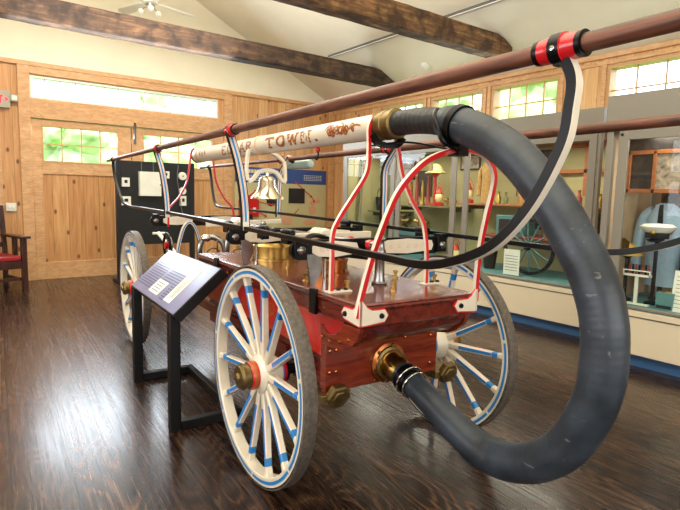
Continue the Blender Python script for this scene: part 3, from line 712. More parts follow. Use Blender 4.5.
upright(RXf, .50, .42, .40, fr_); upright(RXf, .50, 1.80, 1.75, fr_)
def pole(px, z, name, lab):
    n = 40; pts = []; rr = []
    for i in range(n+1):
        y = -2.05+(3.95+2.05)*i/n; pts.append((px, y, z)); rr.append(.0205-.006*max(0, (y-.4)/3.5) - .003*max(0, (-y-1.0)))
    rr[0] = .012
    o = MB().tube(pts, rr, 'pole_wood', 20).build(name, eng); o['label'] = lab
    for y, red in ((-1.352, 1), (.47, 1), (1.9, .6), (3.66, 0)):
        mb = MB(); xf = T(px, y, z) @ RX(PI/2); R0 = .0225-.005*max(0, (y-.4)/3.5)
        if red: mb.lathe([(R0+.003, -.055*red, 'black_iron'), (R0+.004, -.047*red, 'black_iron'), (R0+.003, -.043*red, 'red_paint'), (R0+.0055, -.014, 'red_paint'), (R0+.009, -.013, 'black_iron'), (R0+.009, .013, 'red_paint'), (R0+.0055, .014, 'red_paint'), (R0+.003, .043*red, 'black_iron'), (R0+.004, .055*red, 'black_iron'), (R0, .056*red, 'black_iron')], 'black_iron', xf, 24)
        else: mb.lathe([(R0+.003, -.02), (R0+.006, -.015), (R0+.006, .015), (R0+.003, .02)], 'black_iron', xf, 20)
        mb.box(px-.010, px+.010, y-.010, y+.010, z-.034, z-.015, 'black_iron')
        cl = mb.build('pole_clamp', o)
        if red == 1: MB().lathe([(.006, 0), (.005, .002), (0, .0025)], 'chrome', T(px-R0-.0088, y, z-.004) @ RY(-PI/2), 10).build('clamp_screw', cl)
pole(-.485, 1.56, 'brake_pole', 'long brown wooden pole on the camera side crossing the picture')
pole(.50, 1.535, 'brake_pole', 'long brown wooden pole on the display case side')
# walking levers across the engine
def lever(y, z=1.02):
    x0, x1 = -.41, .39; mb = MB()
    def prof(a, b_, zc, h, n=8):
        pts = [(a+h*math.cos(PI/2+PI*i/n), zc+h*math.sin(PI/2+PI*i/n)) for i in range(n+1)]
        pts += [(b_-h+h*math.cos(-PI/2+PI*i/n)+0, zc+h*math.sin(-PI/2+PI*i/n)) for i in range(n+1)]; return pts
    mb.prism(prof(x0, x1, z, .042), 1, y-.011, y+.011, 'black_iron')
    for a, b_ in ((x0+.06, -.12), (.02, x1-.06)): 
        mb.prism([(a+.0, z-.014), (a+.03, z-.03), ((a+b_)/2, z-.036), (b_, z-.024), (b_+.01, z), (b_, z+.024), ((a+b_)/2, z+.036), (a+.03, z+.03), (a, z+.014)], 1, y-.013, y+.013, 'cream_paint')
    o = mb.build('walking_lever', eng, bevel=.001)
    sc = MB()
    for a, b_ in ((x0+.09, -.15), (.05, x1-.09)):
        f = lambda s, t: Vector((s, y-.0136, t))
        for i in range(5):
            c0 = a+(b_-a)*(i+.5)/5; scroll(sc, f, spiral(c0, z, .012, i, 1.1, 1 if i % 2 else -1, 12), .0022, 'brown_scroll')
    sc.build('scroll_work', o)
    for x in (x0, x1):
        q = MB(); q.box(x-.03, x+.03, y-.024, y-.011, z-.035, z+.04, 'black_iron'); q.lathe([(.02, 0), (.02, .005), (.014, .01), (0, .011)], 'steel', T(x, y-.024, z) @ RX(PI/2), 16); q.box(x-.02, x+.02, y-.04, y+.02, z+.03, z+.055, 'black_iron'); q.build('end_plate', o, bevel=.002)
    return o
for y in (-.10, .63, 2.31): lever(y)
for x, y in ((-.40, .02), (-.40, .74), (-.39, .30), (.38, .02), (.38, .74)):
    mb = MB(); mb.box(x-.018, x+.018, y-.035, y+.035, 1.035, 1.075, 'black_iron'); mb.lathe([(.014, -.05), (.018, -.03), (.018, .03), (.014, .05)], 'black_iron', T(x, y, 1.085) @ RX(PI/2), 12); mb.build('rail_knuckle', eng, bevel=.004)
for y in (.12, .52):
    mb = MB(); mb.tube(spline([(-.34, y-.1, 1.03), (-.22, y, 1.06), (-.10, y+.06, 1.04), (.02, y+.05, .98)], 5), .012, 'black_iron', 10); mb.build('link_rod', eng)
# rocker shaft along the centre with bearings and red collars
mb = MB(); mb.tube([(-.07, -.2, 1.035), (-.07, 2.4, 1.035)], .02, 'steel', 16); sh = mb.build('rocker_shaft', eng)
for y, k in ((-.15, 'red_paint'), (.06, 'red_paint')):
    MB().lathe([(.014, -.02), (.024, -.012), (.024, .01), (.014, .02)], k, T(-.07+(.03 if y > 0 else 0), y, 1.035) @ RX(PI/2), 20).build('collar', sh)
for y in (.32, 1.45): MB().lathe([(.012, -.052, 'red_paint'), (.022, -.05, 'cream_paint'), (.034, -.045, 'cream_paint'), (.036, .05, 'cream_paint'), (.024, .06)], 'cream_paint', T(-.06, y, 1.05) @ RX(PI/2), 24).build('bearing', sh)
MB().bar([(-.30, .30, 1.04), (.25, .30, 1.045)], (0, 1, 0), .03, .035, 'cream_paint').build('cross_arm', sh, bevel=.003)
MB().bar([(-.30, 1.4, 1.04), (.25, 1.4, 1.06)], (0, 1, 0), .03, .03, 'cream_paint').build('cross_arm', sh, bevel=.003)
# fluted steel posts carrying the shaft
for y in (-.22, 1.0):
    mb = MB(); mb.lathe([(.034, 0), (.036, .008), (.026, .014), (.022, .03), (.021, .12), (.025, .13), (.025, .15), (.02, .16), (.017, .19), (.022, .2), (.012, .215), (0, .218)], 'steel', T(-.07, y, DZ+.003), 12); mb.build('shaft_post', eng)
# pump rods and fork plates under the levers
for y in (-.10, .63):
    for x in (-.33,):
        mb = MB(); mb.prism([(x-.045, 1.0), (x+.03, 1.0), (x+.03, .93), (x+.01, .89), (x-.005, DZ+.003), (x-.03, DZ+.003), (x-.035, .93)], 1, y-.012, y-.002, 'steel'); mb.tube([(x+.05, y, 1.02), (x+.05, y, DZ)], .009, 'chrome', 10)
        mb.build('pump_rod', eng, bevel=.001)
for y, x, r, h, k in ((.17, -.10, .10, .09, 'copper'), (.80, -.08, .135, .10, 'brass')):
    mb = MB(); mb.lathe([(r*1.1, 0), (r*1.1, .012), (r, .014), (r, h*.7), (r*1.04, h*.72), (r*1.04, h*.82), (r*.9, h*.95), (r*.6, h*1.12), (0, h*1.2)], k, T(x, y, DZ+.003), 32); mb.build('pump_cylinder', eng)
    for i in range(6):
        a = i*PI/3; MB().lathe([(.007, 0), (.007, .012), (0, .014)], 'old_brass', T(x+r*1.06*math.cos(a), y+r*1.06*math.sin(a), DZ+.015), 6).build('flange_nut', eng)
for (x, y) in ((-.28, -.28), (-.33, -.02), (.1, -.12), (.05, .28), (-.2, .4), (.18, -.3), (-.12, -.38)):
    MB().lathe([(.014, 0), (.014, .006), (.007, .01), (.007, .028), (.012, .032), (.012, .04), (0, .042)], 'brass', T(x, y, DZ+.003), 12).build('oil_cup', eng)
# dark leather bucket-like cover under the rear levers
mb = MB(); mb.bar([(-.30, -.06, 1.0), (.02, -.02, .955), (.2, .0, .96)], (0, 1, 0), .03, .012, 'black_iron'); mb.bar([(-.34, .1, .985), (.08, .1, .99)], (0, 1, 0), .02, .012, 'black_iron'); mb.build('tie_strap', eng)
# front: low platform, arch, goose necks, reel rings, tow pole
mb = MB(); mb.box(-.30, .16, 1.26, 2.6, .55, .60, 'mahogany'); mb.box(-.30, .16, 1.5, 2.2, .60, .70, 'mahogany'); mb.build('front_platform', eng, bevel=.006)
mb = MB()
p = spline([(-.28, 2.2, .69), (-.255, 2.2, .84), (-.215, 2.2, .97), (-.17, 2.2, 1.01), (-.125, 2.2, .97), (-.085, 2.2, .84), (-.06, 2.2, .69)], 6)
mb.bar(p, (0, 1, 0), .03, .02, ['cream_paint', 'cream_paint', 'black_iron', 'black_iron']); mb.bar([v+Vector((0, -.0155, 0)) for v in p], (0, 1, 0), .001, .008, 'blue_paint'); mb.build('front_arch', eng)
for x, y, hgt in ((-.16, 1.75, .92), (.0, 1.62, .95)):
    mb = MB(); mb.tube(spline([(x-.07, y, .70), (x-.07, y, hgt-.06), (x-.03, y, hgt), (x+.04, y-.03, hgt), (x+.09, y-.06, hgt-.05), (x+.10, y-.07, .72)], 6), [.022]*31, 'steel', 14)
    mb.ball((x-.03, y-.02, hgt+.0), (.04, .035, .028), 'chrome'); mb.build('goose_neck', eng)
for x, y in ((-.20, 1.55), (-.05, 1.45), (.07, 1.4)):
    mb = MB(); mb.tube([(x+.045*math.cos(a*PI/8), y, .83+.035*math.sin(a*PI/8)) for a in range(16)], .007, 'old_brass', 8, True); mb.tube([(x, y, .80), (x, y, .72)], .007, 'brass', 8); mb.tube([(x+.03, y, .92), (x+.03, y, .70)], .006, 'chrome', 8); mb.build('hand_valve', eng)
mb = MB(); mb.tube([(-.1, 2.55, .62), (-.12, 2.9, .72), (-.13, 3.35, .84)], .018, 'cream_paint', 12); mb.tube([(-.19, 3.33, .84), (-.07, 3.34, .84)], .012, 'cream_paint', 10); mb.build('tow_pole', eng)
mb = MB(); mb.tube([(-.27, 2.5+.10*math.cos(a*PI/10), .80+.10*math.sin(a*PI/10)) for a in range(20)], .012, 'black_iron', 8, True); mb.tube([(-.25, 2.5+.07*math.cos(a*PI/10), .80+.07*math.sin(a*PI/10)) for a in range(20)], .010, 'steel', 8, True); mb.lathe([(.03, -.02), (.03, .02)], 'red_paint', T(-.27, 2.5, .80) @ RY(PI/2), 14); mb.tube([(-.27, 2.5, .70), (-.27, 2.5, .55)], .012, 'black_iron'); mb.build('brake_reel', eng)
mb = MB(); mb.lathe([(.028, 0), (.03, .02), (.034, .3), (.036, .42), (.028, .44), (.0, .445)], 'teal_pipe', T(.56, 1.95, 1.49) @ RX(PI/2), 20); mb.build('branch_pipe', eng)
MB().bar([(.50, 1.75, 1.52), (.56, 1.75, 1.50)], (0, 1, 0), .02, .02, 'black_iron').build('branch_pipe_hanger', eng)

# ------------------------------------------------------------------ suction hose with painted pipe
hose = empty('suction_hose', EO, -EH, 'thick dark grey rubber suction hose looping to the floor, with lettered cream pipe', 'hose')
PX, PZ, PR = -.06, 1.554, .0555
mb = MB(); xfp = T(PX, 0, 0)
def ylathe(mb, prof, k, seg=32, z=PZ): mb.lathe([(p[0], -p[1])+tuple(p[2:]) for p in prof], k, T(PX, 0, z) @ RX(PI/2), seg)
ylathe(mb, [(.045, 2.30), (.056, 2.29), (.06, 2.26), (.06, 2.22, 'cream_paint'), (PR, 2.2), (PR, 1.06), (PR+.001, 1.06, 'brown_scroll'), (PR+.006, 1.055, 'cream_paint'), (PR+.006, 1.03, 'brown_scroll'), (PR, 1.025), (PR, -.18)], 'cream_paint')
pp = mb.build('painted_pipe', hose); pp['label'] = 'cream painted pipe with gold letters EDGAR TOWN.'
mb = MB(); ylathe(mb, [(PR-.004, 2.2), (PR+.003, 2.2), (PR+.003, 2.18), (PR-.004, 2.18)], 'brown_scroll'); ylathe(mb, [(.04, 2.32), (.06, 2.315), (.06, 2.29), (.03, 2.285)], 'black_iron'); mb.build('end_ring', pp)
mb = MB(); ylathe(mb, [(PR-.001, -.165), (PR+.004, -.168), (PR+.007, -.185), (PR+.002, -.19), (PR+.002, -.22), (PR+.007, -.225), (PR+.007, -.245), (PR+.003, -.25), (PR+.003, -.275), (PR+.007, -.28), (PR+.007, -.30), (PR-.002, -.305)], 'old_brass', 36)
mb.build('coupling', hose)
mb = MB(); mb.bar(spline([(PX-.06, -.20, PZ-.045), (PX-.035, -.22, PZ-.078), (PX+.03, -.25, PZ-.085), (PX+.055, -.27, PZ-.05)], 5), (0, 1, 0), .03, .02, 'black_iron'); mb.ball((PX-.03, -.21, PZ-.095), .012, 'chrome', 8, 6); mb.build('coupling_hook', hose)
# letters: strokes wrapped round the pipe, reading towards the tail
G = {
 'T': [((.5, 0), (.5, 1), .2), ((.05, .93), (.95, .93), .12), ((.08, .72), (.08, .96), .09), ((.92, .72), (.92, .96), .09), ((.3, .04), (.7, .04), .08)],
 'E': [((.2, 0), (.2, 1), .2), ((.05, .95), (.8, .95), .09), ((.2, .5), (.6, .5), .09), ((.05, .05), (.8, .05), .09), ((.8, 0), (.8, .26), .08), ((.8, .74), (.8, 1), .08), ((.6, .36), (.6, .64), .07)],
 'N': [((.15, 0), (.15, 1), .1), ((.85, 0), (.85, 1), .1), ((.12, 1), (.88, 0), .22), ((0, .04), (.32, .04), .08), ((0, .96), (.25, .96), .08), ((.68, .96), (1, .96), .08)],
 'W': [((.05, 1), (.28, 0), .2), ((.28, 0), (.5, .9), .1), ((.5, .9), (.72, 0), .2), ((.72, 0), (.95, 1), .1), ((-.08, .96), (.2, .96), .08), ((.8, .96), (1.06, .96), .08)],
 'A': [((.1, 0), (.5, 1), .1), ((.5, 1), (.88, 0), .22), ((.25, .36), (.75, .36), .09), ((-.02, .04), (.26, .04), .08), ((.7, .04), (1.02, .04), .08)],
 'R': [((.2, 0), (.2, 1), .2), ((.05, .95), (.6, .95), .08), ((.6, .95), (.8, .85), .12), ((.8, .88), (.8, .62), .18), ((.8, .65), (.6, .52), .12), ((.2, .52), (.62, .52), .08), ((.5, .52), (.85, .04), .18), ((.05, .04), (.38, .04), .08), ((.8, .04), (1, .04), .08)],
 'D': [((.2, 0), (.2, 1), .2), ((.05, .95), (.6, .95), .08), ((.05, .05), (.6, .05), .08), ((.58, .95), (.82, .75), .15), ((.84, .78), (.84, .22), .2), ((.82, .25), (.58, .05), .15)],
 'G': [((.8, .95), (.8, .68), .08), ((.82, .82), (.6, .96), .1), ((.62, .95), (.35, .93), .1), ((.38, .93), (.17, .72), .17), ((.17, .75), (.17, .25), .2), ((.17, .28), (.38, .07), .17), ((.35, .06), (.7, .06), .1), ((.7, .06), (.8, .12), .1), ((.8, .04), (.8, .42), .16), ((.6, .42), (.95, .42), .08)],
 'O': [((.5+.38*math.cos(a*PI/8), .5+.46*math.sin(a*PI/8)), (.5+.38*math.cos((a+1)*PI/8), .5+.46*math.sin((a+1)*PI/8)), .11+.09*abs(math.cos((a+.5)*PI/8))) for a in range(16)],
 '.': [((.2, 0), (.2, .18), .2)]}
def letters(text, y0, y1, hgt, mb, key, lift, dx=0, dz=0):
    n = len(text); tot = sum(.35 if c == '.' else 1. for c in text)+.22*(n-1); adv = (y0-y1)/tot; s0 = 0
    for c in text:
        wl = .35 if c == '.' else 1.
        for p, q, wd in G[c]:
            sc = adv if c != '.' else adv
            P_ = Vector(((s0+p[0])*adv, (p[1]-.5)*hgt)); Q = Vector(((s0+q[0])*adv, (q[1]-.5)*hgt)); d = Q-P_; nn = Vector((-d.y, d.x)).normalized()*wd*adv*.8/2
            K = 3; vs = []
            for i in range(K+1):
                m_ = P_+d*i/K
                for e_ in (m_+nn, m_-nn):
                    th = (e_.y+dz)/PR-.02; yy = y0-(e_.x+dx); R_ = PR+lift; vs.append((PX-R_*math.cos(th), yy, PZ+R_*math.sin(th)))
            mb.add(vs, [(2*i, 2*i+1, 2*i+3, 2*i+2) for i in range(K)], key)
        s0 += wl+.22
for txt, y0, y1 in (('TOWN.', .885, .27), ('EDGAR', 1.62, 1.09)):
    mb = MB(); letters(txt, y0, y1, .062, mb, 'gold_red', .0006, .006, -.003); letters(txt, y0, y1, .062, mb, 'gold_leaf', .0012); mb.build('lettering', pp)
mb = MB(); fp = lambda s, t: Vector((PX-(PR+.001)*math.cos(t/PR), s, PZ+(PR+.001)*math.sin(t/PR)))
for cy, r, t0, sg in ((.16, .03, 0, 1), (.12, .026, 2, -1), (.06, .032, 1, 1), (.01, .026, 3, -1), (-.04, .018, 0, 1), (.14, .018, 4, 1), (.09, .02, 5, 1), (.03, .02, 2, 1), (2.1, .02, 0, 1), (2.04, .018, 2, -1), (1.98, .018, 3, 1)):
    scroll(mb, fp, spiral(cy, (.008 if sg > 0 else -.006), r, t0, 1.3, sg), .012, 'gold_leaf'); scroll(mb, fp, spiral(cy-.01, -.004*sg, r*.7, t0+1, 1., -sg, 12), .008, 'gold_red')
scroll(mb, fp, [(.19, .02), (.13, .03), (.05, -.018), (-.02, .0), (-.07, .014), (-.11, .006)], .011, 'gold_leaf')
mb.build('scroll_ornament', pp)
hpts = [(PX, -.30, PZ), (PX, -.42, 1.552), (-.07, -.55, 1.536), (-.07, -.71, 1.497), (-.07, -.89, 1.408), (-.07, -1.03, 1.28), (-.07, -1.14, 1.14), (-.07, -1.22, 1.01), (-.07, -1.255, .87), (-.07, -1.245, .70), (-.07, -1.165, .525), (-.07, -1.04, .415), (-.07, -.88, .37), (-.07, -.72, .405), (-.075, -.54, .475), (FX-.0, -.40, .52)]
hp = spline(hpts, 28); n = len(hp)
rad = []
for i, p in enumerate(hp):
    t = i/(n-1); r = .051+.0125*min(1, max(0, (t-.135)/.03)); r *= 1-.2*min(1, max(0, (t-.80)/.15)); r += .0002*math.sin(i*PI/2+.4)+.0006*math.sin(i*.23)*math.sin(i*.071)
    rad.append(r)
kq = int(n*.15); MB().tube(hp[kq:], rad[kq:], 'hose_rubber', 32).build('rubber_hose', hose)
o = MB().tube(hp[:kq+4], [.0505+.0004*math.sin(i*.9) for i in range(kq+4)], 'dark_rubber', 32).build('wrapped_sleeve', hose); o['label'] = 'darker tape wrapped first length of the hose'
mb = MB()
e0 = Vector(hpts[-1]); dd = (e0-Vector(hpts[-2])).normalized()
A0 = axis_to(dd); A0.translation = e0
mb.lathe([(.05, -.07, 'black_iron'), (.058, -.068, 'black_iron'), (.06, -.02, 'black_iron'), (.054, -.018, 'old_brass'), (.05, -.02, 'brass'), (.05, .0, 'brass'), (.056, .01, 'brass'), (.056, .035, 'old_brass'), (.048, .04, 'brass'), (.048, .08, 'brass'), (.05, .095, 'brass')], 'brass', A0, 28)
for a in (.6, .6+PI): mb.tube([A0 @ Vector((.05*math.cos(a), .05*math.sin(a), .02)), A0 @ Vector((.085*math.cos(a), .085*math.sin(a), .02))], .008, 'brass', 10)
mb.build('inlet_coupling', hose)
mb = MB(); sw = []
for q, ww in ((.083, .0), (.093, .05)):
    c0 = Vector(hp[int(n*.905)]); 
mb.tube([A0 @ Vector((.059*math.cos(a*PI/8), .059*math.sin(a*PI/8), -.085)) for a in range(16)], .004, 'chrome', 8, True); mb.tube([A0 @ Vector((.062*math.cos(a*PI/8), .062*math.sin(a*PI/8), -.05)) for a in range(16)], .004, 'chrome', 8, True); mb.build('hose_clip', hose)
# strap holding the hose on the hoop
c0 = Vector((-.07, -.665, 1.511)); dd = Vector((0, -1, -.32)).normalized(); A1 = axis_to(dd); A1.translation = c0
mb = MB()
mb.lathe([(.064, -.014), (.072, -.014), (.072, .014), (.064, .014), (.064, -.014)], 'black_iron', A1, 32, False)
mb.bar([(-.07, -.65, 1.44), (-.035, -.63, 1.425)], (0, 1, 0), .03, .03, 'black_iron'); mb.box(-.06, -.01, -.655, -.60, 1.405, 1.45, 'black_iron')
mb.tube(spline([(-.10, -.575, 1.572), (-.125, -.59, 1.545), (-.135, -.62, 1.50), (-.12, -.64, 1.45), (-.06, -.65, 1.43)], 5), .010, 'black_iron', 8)
mb.build('hose_strap', hose)
MB().tube(spline([(PX-.04, -.16, PZ-.085), (-.05, -.35, 1.475), (-.04, -.60, 1.43)], 6), .004, 'black_iron', 8).build('stay_wire', hose)
# hooks hanging below the pipe
for y in (.35, 1.42):
    mb = MB(); mb.ball((PX, y, PZ-PR-.012), .014, 'red_paint', 10, 6); mb.tube(spline([(PX, y, PZ-PR-.02), (PX, y, PZ-PR-.05), (PX, y+.015, PZ-PR-.062), (PX, y+.028, PZ-PR-.048)], 5), .005, 'black_iron', 8); mb.build('hook', hose)

# ------------------------------------------------------------------ reading stand
le = empty('reading_stand', EO, -EH, 'black metal reading stand with slanted blue grey information panel before the engine', 'information stand')
xa, xb, ya, yb2, za, zb = -.755, -.50, .57, 1.56, .635, .862
nrm = Vector((-(zb-za), 0, (xb-xa))).normalized(); th = .03
mb = MB(); V8 = []
for off in (0, -.055):
    for x, y, z in ((xa, ya, za), (xa, yb2, za), (xb, yb2, zb), (xb, ya, zb)): V8.append(Vector((x, y, z))+nrm*off)
mb.add(V8, [(0, 1, 2, 3), (7, 6, 5, 4), (0, 4, 5, 1), (1, 5, 6, 2), (2, 6, 7, 3), (3, 7, 4, 0)], 'lectern_black'); tray = mb.build('panel_tray', le, bevel=.003)
def onp(s, t, o=.001):  # s along y (reader's left = far end), t up the slope
    return Vector((xa+(xb-xa)*t, yb2+(ya-yb2)*s, za+(zb-za)*t))+nrm*o
def patch(mb, s0, s1, t0, t1, o, k): mb.add([onp(s0, t0, o), onp(s1, t0, o), onp(s1, t1, o), onp(s0, t1, o)], [(0, 1, 2, 3)], k)
mb = MB(); patch(mb, .01, .99, .02, .98, .0012, 'panel_print'); pr = mb.build('printed_sheet', tray)
mb = MB()
for i in range(11):
    t = .68-.052*i
    patch(mb, .05, .36, t, t+.02, .0018, 'panel_text')
    patch(mb, .40 if i < 5 else .62, .70, t-.06, t-.04, .0018, 'panel_text')
mb.build('text_lines', pr)
mb = MB(); patch(mb, .36, .56, .12, .40, .0025, 'paper')
for i in range(4): patch(mb, .385, .53, .17+.055*i, .185+.055*i, .003, 'panel_text')
mb.build('paper_label', pr)
mb = MB(); patch(mb, .70, .82, .12, .84, .0025, 'paper')
for i in range(5): patch(mb, .735+.014*i, .74+.014*i, .2, .6, .003, 'panel_text')
mb.build('paper_label', pr)
for y in (.655, 1.52):
    mb = MB(); mb.box(-.755, -.70, y-.03, y+.03, 0, .63 if y < 1 else .63, 'lectern_black'); mb.build('leg', le, bevel=.004)
    mb = MB(); mb.box(-.70, -.36, y-.025, y+.025, 0, .05, 'lectern_black'); mb.build('floor_bar', le, bevel=.004)
mb = MB(); mb.box(-.40, -.36, .63, 1.545, 0, .049, 'lectern_black'); mb.build('rear_bar', le, bevel=.004)

# ------------------------------------------------------------------ black board by the doors
bd = empty('display_board', (0, 0, 0), 0, 'black free standing board carrying gauges and a white cabinet before the doors', 'display board')
BY = 7.5
MB().box(1.86, 2.90, BY, BY+.05, .52, 1.66, 'matt_black').build('board', bd, bevel=.004)
for x in (1.84, 2.86):
    mb = MB(); mb.box(x, x+.06, BY-.01, BY+.06, 0.02, 1.67, 'matt_black'); mb.box(x-.01, x+.07, BY-.2, BY+.25, 0, .05, 'matt_black'); mb.build('leg', bd, bevel=.004)
def onboard(name, mb): return mb.build(name, bd, bevel=.003)
yq = BY-.001
onboard('white_cabinet', MB().box(2.13, 2.42, BY-.07, yq, 1.19, 1.52, 'paper').box(2.40, 2.41, BY-.075, BY-.07, 1.33, 1.36, 'steel'))
for x, z, w_, h_2 in ((1.91, 1.31, .10, .12), (1.90, 1.06, .12, .12), (2.45, 1.44, .10, .1), (2.70, 1.06, .09, .14)):
    mb = MB().box(x, x+w_, BY-.03, yq, z, z+h_2, 'paper'); mb.box(x+w_*.3, x+w_*.7, BY-.034, BY-.03, z+h_2*.4, z+h_2*.75, 'matt_black'); onboard('label_box', mb)
for z, r in ((1.48, .058), (1.27, .052)):
    onboard('gauge', MB().lathe([(r, 0), (r, .03), (r*.85, .04), (r*.82, .036), (0, .036)], 'paper', T(2.74, BY, z) @ RX(PI/2), 24).lathe([(.012, .036), (.012, .045)], 'brass', T(2.74, BY, z) @ RX(PI/2), 8))
MB().tube(spline([(2.68, BY-.02, 1.64), (2.66, BY-.03, 1.45), (2.69, BY-.03, 1.2), (2.72, BY-.03, 1.0), (2.76, BY-.03, .86)], 5), .006, 'wire_grey', 6).build('cable', bd)
for x in (2.17, 2.33): MB().tube([(x, BY-.015, 1.52), (x, BY-.015, 1.65)], .005, 'wire_grey', 6).build('conduit', bd)

# ------------------------------------------------------------------ information panel, alarm box on the back wall
ip = empty('information_panel', (0, 0, 0), 0, 'wall panel with blue title band and tan field behind the bell', 'information panel')
IX0, IX1, IZ0, IZ1 = 3.93, 5.80, .66, 1.71; PY = YB-.03
MB().box(IX0, IX1, PY, YB-.001, IZ0, IZ1, 'info_tan').build('panel_board', ip, bevel=.003)
hd = MB().box(IX0, IX1, PY-.003, PY, 1.45, IZ1, 'info_blue').build('title_band', ip)
mb = MB(); r_ = random.Random(4)
x = IX0+.12
for i in range(11):
    w_ = r_.uniform(.05, .09); mb.box(x, x+w_*.8, PY-.005, PY-.003, 1.61, 1.67, 'info_yellow'); x += w_
for row in range(4):
    for x in [IX0+.15+.045*i for i in range(9)]: mb.box(x, x+.03, PY-.005, PY-.003, 1.48+.028*row, 1.49+.028*row, 'paper')
    for x in [5.3+.045*i for i in range(9)]: mb.box(x, x+.03, PY-.005, PY-.003, 1.52+.028*row, 1.53+.028*row, 'paper')
mb.build('title_text', hd)
MB().box(4.98, 5.32, PY-.01, PY, 1.10, 1.37, 'info_dark').build('inset_photo', ip)
mb = MB()
for p, q in (((4.1, 1.15), (4.35, 1.33)), ((4.35, 1.12), (4.7, 1.06)), ((4.3, .98), (4.55, .85)), ((5.1, 1.5), (5.5, 1.2)), ((5.5, 1.2), (5.55, 1.1)), ((5.2, 1.0), (5.05, .85)), ((4.7, 1.45), (4.9, 1.48))):
    a_, b2 = Vector(p), Vector(q); d_ = b2-a_; n_ = Vector((-d_.y, d_.x)).normalized()
    mb.prism([tuple(v) for v in (a_+n_*.01, b2-d_.normalized()*.06+n_*.01, b2-d_.normalized()*.06+n_*.03, b2, b2-d_.normalized()*.06-n_*.03, b2-d_.normalized()*.06-n_*.01, a_-n_*.01)], 1, PY-.006, PY-.004, 'info_red')
mb.build('arrow', ip)
mb = MB()
for x, z, a_, b_ in ((5.5, .98, .08, .1), (5.62, 1.15, .06, .05), (5.5, 1.12, .06, .05), (4.62, 1.12, .09, .08), (4.95, .8, .12, .1), (5.45, .75, .15, .06)):
    mb = MB(); mb.ball((x, PY-.002, z), (a_, .004, b_), 'info_dark' if x < 4.8 else 'brown_scroll', 12, 6); mb.build('picture', ip)
al = empty('alarm_box', (4.16, YB-.031, 1.02), 0, 'red metal fire alarm box on the wall left of the bell', 'alarm box')
MB().prism([(-.17, -.16), (.17, -.16), (.17, .13), (.0, .22), (-.17, .13)], 1, -.11, 0, 'lantern_red').build('housing', al, bevel=.008)
MB().prism([(-.13, -.12), (.13, -.12), (.13, .1), (0, .17), (-.13, .1)], 1, -.12, -.111, 'red_paint').box(.05, .1, -.13, -.12, -.08, .0, 'paper').build('door', al, bevel=.003)
# small dark caption by the corner
mb = MB(); mb.box(XR-.012, XR-.001, 7.62, 7.98, 1.40, 1.70, 'info_dark')
for i in range(5): mb.box(XR-.014, XR-.012, 7.67, 7.93, 1.45+.045*i, 1.46+.045*i, 'wire_grey')
tag(mb.build('caption_plate'), 'small dark caption plate on the pine wall beside the farthest case', 'sign')

# ------------------------------------------------------------------ mission chair at the left edge
ch = empty('armchair', (.38, 7.72, 0), .28, 'dark wooden armchair with red leather seat standing at the left edge', 'chair')
K = 'dark_chair_wood'
for sx in (-1, 1):
    MB().box(sx*.31-.03, sx*.31+.03, -.29, -.23, 0, .64, K).build('leg', ch, bevel=.004)
    mb = MB(); mb.bar([(sx*.29, .27, 0), (sx*.29, .25, .45), (sx*.29, .33, 1.03)], (1, 0, 0), .05, .05, K); mb.build('leg', ch, bevel=.003)
    MB().box(sx*.31-.06, sx*.31+.06, -.34, .30, .64, .67, K).build('armrest', ch, bevel=.005)
    mb = MB(); mb.box(sx*.30-.02, sx*.30+.02, -.23, .25, .27, .36, K); mb.box(sx*.30-.015, sx*.30+.015, -.08, .02, .36, .64, K); mb.box(sx*.30-.015, sx*.30+.015, -.23, .25, .10, .14, K); mb.build('side_rail', ch, bevel=.003)
MB().box(-.29, .29, -.28, -.25, .27, .36, K).build('seat_rail', ch, bevel=.003); MB().box(-.29, .29, -.27, -.25, .12, .16, K).build('stretcher', ch, bevel=.003); MB().box(-.28, .28, .23, .26, .27, .36, K).build('seat_rail', ch, bevel=.003)
MB().box(-.275, .275, -.285, .23, .361, .43, 'leather_red').build('seat', ch, bevel=.02)
mb = MB(); mb.box(-.28, .28, .29, .325, .92, 1.01, K)
mb.box(-.28, .28, .262, .29, .5, .56, K)
for i in range(5): mb.box(-.2+.09*i, -.15+.09*i, .275, .292, .56, .92, K)
mb.build('backrest', ch, bevel=.003)

